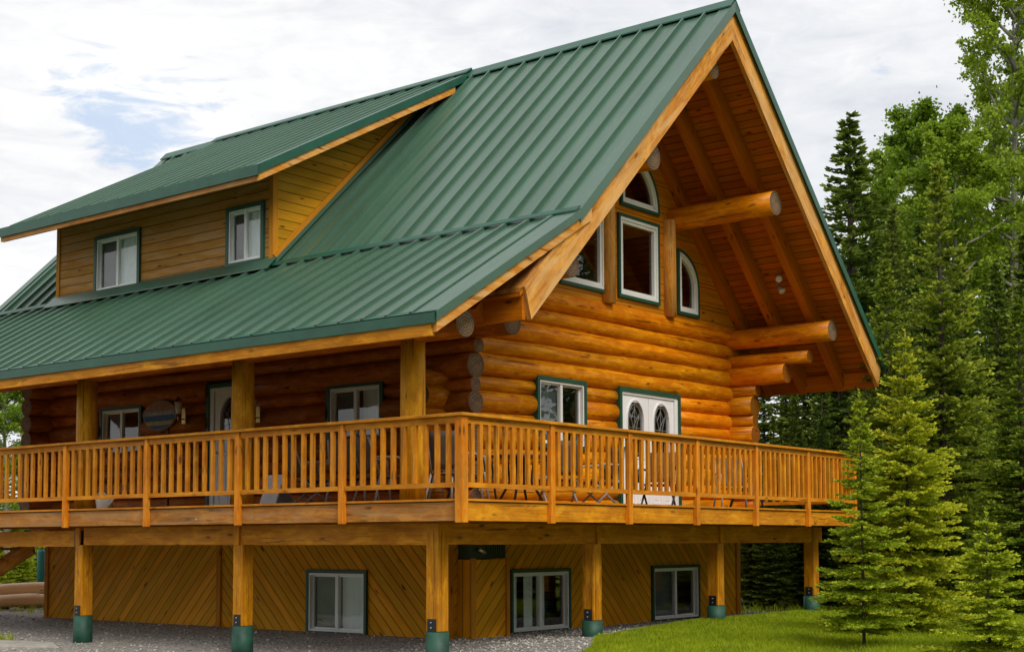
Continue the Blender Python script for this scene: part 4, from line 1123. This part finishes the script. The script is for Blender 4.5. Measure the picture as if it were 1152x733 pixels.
# security floodlight under the gable
fl=thing('floodlight','twin-headed white floodlight fixed under the right gable soffit','lamp',(0,0,0))
fx,fy=10.48,1.22; fz=zs(fx)-.15
mb=MB(); mb.tube([(0,0,0),(0,0,-.05)],[.075,.06],n=20,capmi=0); mb.build('base',M['grey'],fl)
for s in (-1,1):
    a=Vector((0,s*.02,-.05)); b1=a+Vector((s*.09,-.03,-.08)); c1=b1+Vector((s*.05,-.08,-.08))
    mb=MB(); mb.tube([a,b1],[.018,.018],n=8,capmi=0); mb.tube([b1,b1.lerp(c1,.3),c1],[.035,.05,.07],n=16,capmi=0); h=mb.build('lamp_head',M['grey'],fl)
    mb=MB(); mb.tube([c1,c1+(c1-b1).normalized()*.02],[.066,.05],n=16,capmi=0); mb.build('bulb',M['bulb'],h)
fl.location=(fx,fy,fz); fl.rotation_euler=(0,math.atan(SL),0)
# outdoor tap on the far basement corner
t=thing('garden_tap','small pale tap box at the foot of the far right basement corner','tap',(11.0,2.5,-1.7))
mb=MB(); mb.box(10.96,11.02,2.45,2.53,-1.72,-1.55); mb.build('box',M['white'],t)
mb=MB(); mb.tube([(10.99,2.44,-1.60),(10.99,2.38,-1.62),(10.99,2.37,-1.68)],[.012]*3,n=8,capmi=0); mb.build('spout',M['chrome'],t)
# ---- left background: log pile, teal pipe, flagstones
for k,(x0,x1,y,z,r,l) in enumerate(((.6,7.2,16.0,-1.50,.13,'pale peeled log on top of the pile under the deck'),(.0,6.8,15.7,-1.74,.155,'long peeled log lying at the front of the pile'),(1,7.6,16.2,-1.78,.16,'peeled log lying at the back of the pile'))):
    mb=MB(); nn=16; mb.tube([(x0+(x1-x0)*q/nn,y+.05*q/nn,z) for q in range(nn+1)],[r*(1-.18*q/nn)*random.uniform(.9,1.07) for q in range(nn+1)],n=18); mb.v=[(v[0],v[1]+.03*math.sin(v[0]*2.3+v[2]*4),v[2]+.035*math.sin(v[0]*1.7+k)) for v in mb.v]; o=mb.build('peeled_log',[M['driftlog'],M['end']],None,origin=((x0+x1)/2,y,z)); tag(o,l,'log','peeled logs lying behind the deck')
for k in range(7):
    mb=MB(); x=2.6+.42*k+random.uniform(-.1,.1); y=15.15+random.uniform(-.1,.1); r=random.uniform(.10,.18); n=9
    pts=[(x,y,-2.06),(x,y,-2.0),(x,y,-2.0+r*.8),(x,y,-2.0+r*1.1)]
    mb.tube(pts,[r*.7,r*1.1,r*.85,r*.3],n=n,capmi=0)
    for i in range(len(mb.v)): v=mb.v[i]; mb.v[i]=(v[0]+random.uniform(-.03,.03),v[1]+random.uniform(-.03,.03),v[2]+random.uniform(-.02,.02))
    tag(mb.build('stone',M['rock'],None,origin=(x,y,-2.05)),'rounded field stone in the row below the peeled logs','stone','field stones below the peeled logs')
PX_,PY_=6.0,18.05
mb=MB(); mb.tube([(PX_,PY_,-2.0),(PX_,PY_,-.72),(PX_,PY_,-.66)],[.09,.09,.07],n=16,capmi=0); tag(mb.build('standpipe',M['teal'],None,origin=(PX_,PY_,-2)),'upright teal pipe behind the peeled logs left of the basement corner','pipe')
tag((lambda mb:(mb.box(2.25,2.55,12.85,13.1,-2.06,-1.93),mb.build('wood_block',M['driftlog'],None,bevel=.01,origin=(2.4,13,-2.06)))[1])(MB()),'short brown timber block at the far foot of the basement wall','block')
def flag(pts,label):
    cx=sum(p[0] for p in pts)/len(pts); cy=sum(p[1] for p in pts)/len(pts); mb=MB()
    mb.prism(pts,lambda a,b_,t:(a,b_,gh(cx,cy)+t),-.03,.035); tag(mb.build('flagstone',M['conc'],None,bevel=.01,origin=(cx,cy,gh(cx,cy))),label,'flagstone','flagstones set in the gravel')
flag([(-1.6,10.2),(-.35,9.7),(-.1,8.3),(-.5,7.6),(-1.1,8.2)],'pale angular flagstone in the gravel left of the pier')
flag([(-3.2,10.0),(-1.75,10.1),(-1.3,8.3),(-2.6,8.1)],'pale flagstone at the bottom left edge of the photo')
flag([(.6,14.2),(2.2,13.9),(2.3,13.5),(.5,13.7)],'narrow flagstone close to the peeled logs')

# ------------------------------------------------------------------ trees
class FB:
    """fast builder: triangles/quads with shared arrays"""
    def __init__(s): s.v=[]; s.n=0; s.f4=[]; s.t=[]
    def quads(s,Q,t=None):       # Q: (k,4,3)
        k=len(Q); s.t.append(np.zeros(k) if t is None else t); s.v.append(Q.reshape(-1,3)); s.f4.append(np.arange(k*4).reshape(-1,4)+s.n); s.n+=k*4
    def build(s,name,mat,parent):
        V=np.concatenate(s.v); F=np.concatenate(s.f4)
        me=bpy.data.meshes.new(name); me.vertices.add(len(V)); me.vertices.foreach_set('co',V.astype(np.float32).ravel())
        me.loops.add(F.size); me.loops.foreach_set('vertex_index',F.astype(np.int32).ravel())
        me.polygons.add(len(F)); me.polygons.foreach_set('loop_start',np.arange(0,F.size,4,dtype=np.int32)); me.polygons.foreach_set('loop_total',np.full(len(F),4,dtype=np.int32))
        me.update(calc_edges=True); me.materials.append(mat)
        at=me.attributes.new('new_growth','FLOAT','FACE'); at.data.foreach_set('value',np.concatenate(s.t).astype(np.float32))
        o=bpy.data.objects.new(name,me); COL.objects.link(o); o.parent=parent; return o
def nrmz(a): return a/np.maximum(1e-9,np.linalg.norm(a,axis=-1,keepdims=True))
def spruce_proto(h,R,seed,mat,whorl=.13,nb=6,needle=.045,nw=.014,dens=34,trunk_r=None,bare=.05,tipup=.25,droop=.18,twig_sp=.075,top=.35,gap=.0):
    """needles on twigs on whorled branches; returns trunk and crown children on a fresh thing"""
    g=np.random.default_rng(seed); t=thing('spruce_tree','x','tree',(0,0,0))
    tr=trunk_r or h*.013
    mb=MB(); mb.tube([(0,0,-.2),(0,0,h*.3),(.01,0,h*.7),(0,0,h)],[tr,tr*.8,tr*.4,.006],n=10,capmi=0)
    crown=FB(); segs=[]   # twig segments (p0,p1)
    z=h*bare
    while z<h-.05:
        f=z/h; Rz=R*((1-f)**.82)*(.88+.24*g.random())
        if f<.12: Rz*=.8+f*1.6
        n=nb+int(g.integers(-1,2)); a0=g.random()*6.28
        for k in range(n):
            if g.random()<gap: continue
            a=a0+6.283*k/n+g.normal()*.16; Lb=max(.05,Rz*(.72+.42*g.random()))
            d=np.array([math.cos(a),math.sin(a),0]); el=.45*f+.08-g.random()*.16-droop*(1-f)
            steps=max(3,int(Lb/.09)) if Lb<1.2 else 10
            p=np.array([0,0,z+g.normal()*whorl*.25]); pts=[p]
            for s in range(steps):
                q=s/steps; ev=el-droop*.5+tipup*1.5*q*q
                p=p+ (d*math.cos(ev)+np.array([0,0,math.sin(ev)]))*Lb/steps; pts.append(p)
            if Lb>.12: mb.tube([tuple(x) for x in (pts[0],pts[len(pts)//2],pts[-1])],[max(.004,tr*.22*(Lb/R)),max(.003,tr*.14*(Lb/R)),.002],n=4,caps=False)
            pts=np.array(pts)
            nt_=max(2,int(Lb/twig_sp))
            side=np.cross(d,[0,0,1])
            for i in range(nt_):
                q=(i+.6)/nt_
                if q<.05: continue
                x=q*(len(pts)-1); i0=min(int(x),len(pts)-2); base=pts[i0]+(pts[i0+1]-pts[i0])*(x-i0)
                tl=min(Lb*.42,.55*R)*(1-q*.78)*(.7+.5*g.random())+.03
                for sd in (-1,1):
                    td=nrmz(d*(.62+.25*g.random())+side*sd*(.75+.2*g.random())+np.array([0,0,-.16+.36*g.random()]))
                    e=base+td*tl+np.array([0,0,-.12*tl]); segs.append((base,e,q))
            segs.append((pts[-3 if len(pts)>3 else 0],pts[-1]+d*.03,1.)); segs.append((pts[len(pts)//2],pts[-2],.6)); segs.append((pts[0],pts[len(pts)//2],.0))
        z+=whorl*(.75+.5*g.random())*(1 if f<.8 else .75)
    segs.append((np.array([0,0,h*.93]),np.array([0,0,h+top*.25]),1.)); segs.append((np.array([0,0,h*.86]),np.array([0,0,h*.97]),.6))
    A=np.array([s[0] for s in segs]);B=np.array([s[1] for s in segs]); Ls=np.linalg.norm(B-A,axis=1)
    cnt=np.maximum(3,(Ls*dens).astype(int)); idx=np.repeat(np.arange(len(segs)),cnt); N_=len(idx)
    u=g.random(N_); P=A[idx]+(B-A)[idx]*u[:,None]; D=nrmz((B-A)[idx])
    rv=nrmz(g.normal(size=(N_,3))); rv=nrmz(rv-D*(rv*D).sum(1,keepdims=True)); rv[:,2]=np.abs(rv[:,2])*.8+rv[:,2]*.2
    nd=nrmz(D*.9+rv*.75); ln=needle*(.6+.7*g.random(N_)); w=nrmz(np.cross(nd,g.normal(size=(N_,3))))*(nw*(.7+.6*g.random(N_)))[:,None]
    E_=P+nd*ln[:,None]
    Q=np.stack([P-w*.6,P+w*.6,P+nd*(ln*.55)[:,None]+w,E_],axis=1); Q=np.stack([P-w*.4,P+nd*(ln*.5)[:,None]-w,E_,P+nd*(ln*.5)[:,None]+w],axis=1)
    bq=np.array([x[2] for x in segs])[idx]; tv=np.clip((u-.35)*1.6,0,1)*np.clip(bq*1.5-.25+.25*g.random(N_),0,1)*np.clip(.4+rv[:,2],0,1)
    crown.quads(Q,tv)
    mb.build('trunk',M['bark'],t); crown.build('crown',M[mat],t)

    return t
def aspen_proto(h,R,seed,leaf=.09,nleaf=26000,base=.3,name='aspen_tree',mat='leaf',bk='aspenbark',clus=.30,tr=None,nb=34):
    g=np.random.default_rng(seed); t=thing(name,'x','tree',(0,0,0)); tr=tr or h*.011
    mb=MB(); lean=g.normal()*.25
    tp=lambda f:np.array([lean*f*f+.12*math.sin(f*5+seed),.12*math.cos(f*4+seed)-.12*math.cos(seed),h*f])
    mb.tube([tuple(tp(f)) if f>0 else (0,0,-.2) for f in (0,.15,.3,.45,.6,.75,.9,1)],[tr,tr*.9,tr*.78,tr*.66,tr*.5,tr*.34,tr*.16,.01],n=10,capmi=0)
    tips=[]
    for k in range(nb):
        f=base+(1-base)*((k+g.random())/nb)**.9; p=tp(f); a=k*2.4+g.normal()*.3
        Lb=R*(.35+.65*math.sin(min(1,(1-f)/(1-base)*1.15)*math.pi*.62))*(.6+.55*g.random()); up=.45+.5*g.random()
        d=np.array([math.cos(a),math.sin(a),up]); pts=[p]
        for s in range(5):
            d=nrmz(d+g.normal(size=3)*.16+np.array([0,0,.05])); p=p+d*Lb/5; pts.append(p)
            if s>0:
                for _ in range(2):
                    sd=nrmz(d+g.normal(size=3)*.8); q=p+sd*Lb*(.12+.22*g.random()); 
                    mb.tube([tuple(p),tuple(q)],[.012,.004],n=3,caps=False); tips.append(q); tips.append((p+q)/2)
        mb.tube([tuple(x) for x in pts],[max(.012,tr*.33*(1-s/6)) for s in range(6)],n=5,caps=False); tips.append(pts[-1])
    tips=np.array(tips); idx=g.integers(0,len(tips),nleaf)
    sc=clus*(.35+.65*g.random(len(tips)))[idx]
    P=tips[idx]+g.normal(size=(nleaf,3))*sc[:,None]*np.array([1,1,.62])*.55
    a=nrmz(g.normal(size=(nleaf,3))+np.array([0,0,.2])); b_=nrmz(np.cross(a,g.normal(size=(nleaf,3)))); l=leaf*(.6+.7*g.random(nleaf))[:,None]
    Q=np.stack([P-b_*l*.12,P+a*l*.42-b_*l*.42*0+np.cross(a,b_)*l*.4,P+a*l,P+a*l*.42-np.cross(a,b_)*l*.4],axis=1)
    c=FB(); c.quads(Q); mb.build('trunk',M[bk],t); c.build('crown',M[mat],t); return t
def place(px,depth,x=None):
    r=Vector(r_);f=Vector(f_);C=Vector((-13.015,-11.17,-.4805)); d=f+r*((px-576)/1593.8); p=C+d*(depth/d.dot(f)); return p.x,p.y
def put(proto,px,depth,s,rz,label,group=None,first=[],z=None,sxy=1):
    o=proto if not proto.get('used') else copy_tree(proto)
    proto['used']=1
    x,y=place(px,depth); o.location=(x,y,gh(x,y) if z is None else z); o.rotation_euler=(0,0,rz); o.scale=(s*sxy,s*sxy,s)
    o['label']=label
    if group: o['group']=group
    elif 'group' in o: del o['group']
    return o
def hpx(ytop,depth,base=-1.9): return (605-ytop)/1593.8*depth+(-.48-base)
F_='conifers at the edge of the forest'
# foreground young spruces
a=spruce_proto(3.1,.70,11,'needle_new',whorl=.15,nb=6,needle=.046,nw=.011,dens=130,trunk_r=.024,bare=.09,twig_sp=.062,tipup=.25,gap=.08)
put(a,968,17.6,1.0,.4,'young bright green spruce with bare lower trunk, closest to the deck end')
b_t=spruce_proto(4.1,1.15,12,'needle_new',whorl=.19,nb=7,needle=.055,nw=.014,dens=105,trunk_r=.034,bare=.03,twig_sp=.075,gap=.08)
put(b_t,1020,19.6,1.0,1.0,'taller bright green spruce directly behind the smallest trunk-bare one')
c_t=spruce_proto(1.6,.85,13,'needle_new',whorl=.125,nb=6,needle=.046,nw=.011,dens=130,trunk_r=.022,bare=.02,twig_sp=.06,gap=.1)
put(c_t,1108,16.6,1.0,2.0,'low bushy young spruce at the bottom right')
# forest conifers
mA=spruce_proto(9,1.75,21,'needle',whorl=.26,nb=7,needle=.11,nw=.028,dens=36,bare=.03,twig_sp=.13)
mB=spruce_proto(12,2.0,22,'needle_dark',whorl=.34,nb=7,needle=.14,nw=.037,dens=30,bare=.03,twig_sp=.16,gap=.1)
mC=spruce_proto(11,1.7,23,'needle_dark',whorl=.34,nb=7,needle=.14,nw=.037,dens=28,bare=.13,twig_sp=.16,gap=.05)
put(mA,1062,27,hpx(190,27)/9,.3,'tall slender spruce with a pale brown leader, in front of the aspens',sxy=1.0)
put(mB,962,35,hpx(128,35)/12,1.3,'dark ragged spruce rising alone against the sky beside the roof',sxy=1.55)
put(mA,1150,24,hpx(345,24)/9,2.2,'mid-green spruce cut by the right edge of the photo',sxy=1.25)
put(mA,1100,29,hpx(400,29)/9,4.2,'mid-green spruce between the slender spruce and the right edge',sxy=1.2)
put(mA,1000,27,hpx(300,27)/9,5.0,'spruce standing behind the two bright young ones',sxy=1.1)
put(mB,1010,31,hpx(230,31)/12,3.0,'dark spruce right of the ragged sky-lined one',sxy=1.0)
spots=[(842,30,500,mB),(868,29.5,520,mB),(900,30,480,mB),(925,29.5,470,mB),(800,36,430,mB),(850,38,420,mB),(885,35,430,mB),(830,34,440,mB),(870,31,470,mC),(895,33,440,mB),(925,32,400,mC),(905,37,350,mB),(945,34,330,mB),(975,30,380,mC),(940,40,300,mC),(860,36,420,mC),(835,33,480,mC),(1040,34,250,mB),(1085,33,290,mB),(1125,31,300,mB),(1160,32,270,mC),(1000,38,280,mC),(1060,38,220,mC),(1110,40,240,mB),(885,41,380,mB),(1150,38,230,mB),(820,38,470,mC),(1190,30,260,mB),(1230,33,200,mC),(990,42,260,mB),(955,46,330,mC),(1030,44,240,mC)]
words=['low and close behind the far basement corner','framed low between the last two deck posts','low behind the last deck post','low behind the deck end railing','peeking above the railing left of the far corner logs','between the far corner logs and the deck end','under the right eave tip','close behind the far corner logs','with bare lower trunk seen under the deck end','just right of the deck end','under the right roof corner','far behind the deck end','behind the right eave','behind the first young spruce','deep behind the right eave','seen between the deck posts','at the far basement corner','behind the taller young spruce','right of the slender spruce','behind the mid-green right spruce','near the right photo edge','deep behind the young spruces','deep behind the slender spruce','behind the aspens','deep in the gap under the eave','deep at the right edge','hidden low behind the basement corner','just outside the right edge','outside the right edge','deep between the dark spruces','deep behind the ragged spruce','deep below the aspen crowns']
for k,(px,dp,yt,pr_) in enumerate(spots):
    H={id(mA):9,id(mB):12,id(mC):11}[id(pr_)]
    put(pr_,px,dp,hpx(yt,dp)/H,k*1.7,'dark forest spruce '+words[k],F_,sxy=random.uniform(1.0,1.3))
# aspens
asA=aspen_proto(17,2.6,31,nleaf=52000,base=.33,leaf=.095,clus=.30,nb=52); asB=aspen_proto(13,2.4,32,nleaf=48000,base=.25,leaf=.095,clus=.30,nb=50)
put(asA,1142,37,hpx(-60,37)/17,.5,'tallest aspen with pale trunk reaching the top right of the photo',sxy=.95)
put(asB,1045,39,hpx(125,39)/13,1.5,'aspen with an open crown between the ragged spruce and the tallest aspen',sxy=1.1)
put(asB,1090,35,hpx(150,35)/13,3.5,'aspen low in front of the tallest aspen',sxy=1.2)
put(asA,1175,40,hpx(60,40)/17,2.5,'aspen at the right edge behind the tallest one')
put(asB,1000,43,hpx(185,43)/13,4.4,'leafy aspen behind the ragged spruce',sxy=.9)
# left background
put(asB,8,42,hpx(415,42)/13,5.2,'light green aspen seen below the left porch roof',sxy=1.5)
put(asA,-30,50,hpx(380,50)/17,.9,'aspen behind the one below the left porch roof',sxy=1.3)
put(asB,45,60,hpx(440,60)/13,2.6,'distant aspen left of the porch corner',sxy=1.4)
for k,(px,dp,yt,l) in enumerate(((25,37,600,'light green young spruce behind the peeled logs'),(50,39,590,'young spruce behind the teal pipe'),(-5,36,590,'young spruce at the left photo edge behind the stair'),(8,44,540,'taller spruce behind the stair'),(60,46,560,'spruce hidden behind the far porch corner'))):
    put(b_t,px,dp,hpx(yt,dp,-2.0)/4.1,k*1.3,l,sxy=1.5)
for k,(px,dp,yt,sx) in enumerate(((-60,60,470,1.6),(0,64,500,1.6),(40,70,480,1.6),(-110,55,460,1.6),(80,66,500,1.5))):
    put(mB,px,dp,hpx(yt,dp)/12,k*2.1,'dark spruce in the distant tree line left of the house, '+['leftmost seen','behind the stair','behind the porch corner','outside the left edge','mostly hidden by the house'][k],F_,sxy=sx)
for o in list(bpy.data.objects):
    if 'used' in o: del o['used']
    if o.get('label')=='x': bpy.data.objects.remove(o)

# unseen tree line added behind the camera: darkens horizon light, fills window reflections
def unseen_forest():
    g=np.random.default_rng(5); Q=[]
    for k in range(150):
        a=rad(150+g.random()*190); d=38+g.random()*16; x=2+d*math.cos(a); y=-2+d*math.sin(a); h=14+g.random()*8; R=2.0+g.random()*.8
        n=1500; f=g.random(n)**.8; z=h*f; r=R*(1-f)*(.55+.6*g.random(n)); an=g.random(n)*6.283
        P=np.stack([x+r*np.cos(an),y+r*np.sin(an),GZ+z],1); s_=(.26*(1-f)+.08)[:,None]
        u=nrmz(g.normal(size=(n,3)))*s_; v=nrmz(g.normal(size=(n,3)))*s_*.8
        Q.append(np.stack([P-u,P-v,P+u,P+v],1))
    fb=FB(); fb.quads(np.concatenate(Q)); return tag(fb.build('forest',M['needle_dark'],None),'unseen dark conifer line added behind the camera for shade and reflections',kind='stuff')
unseen_forest()
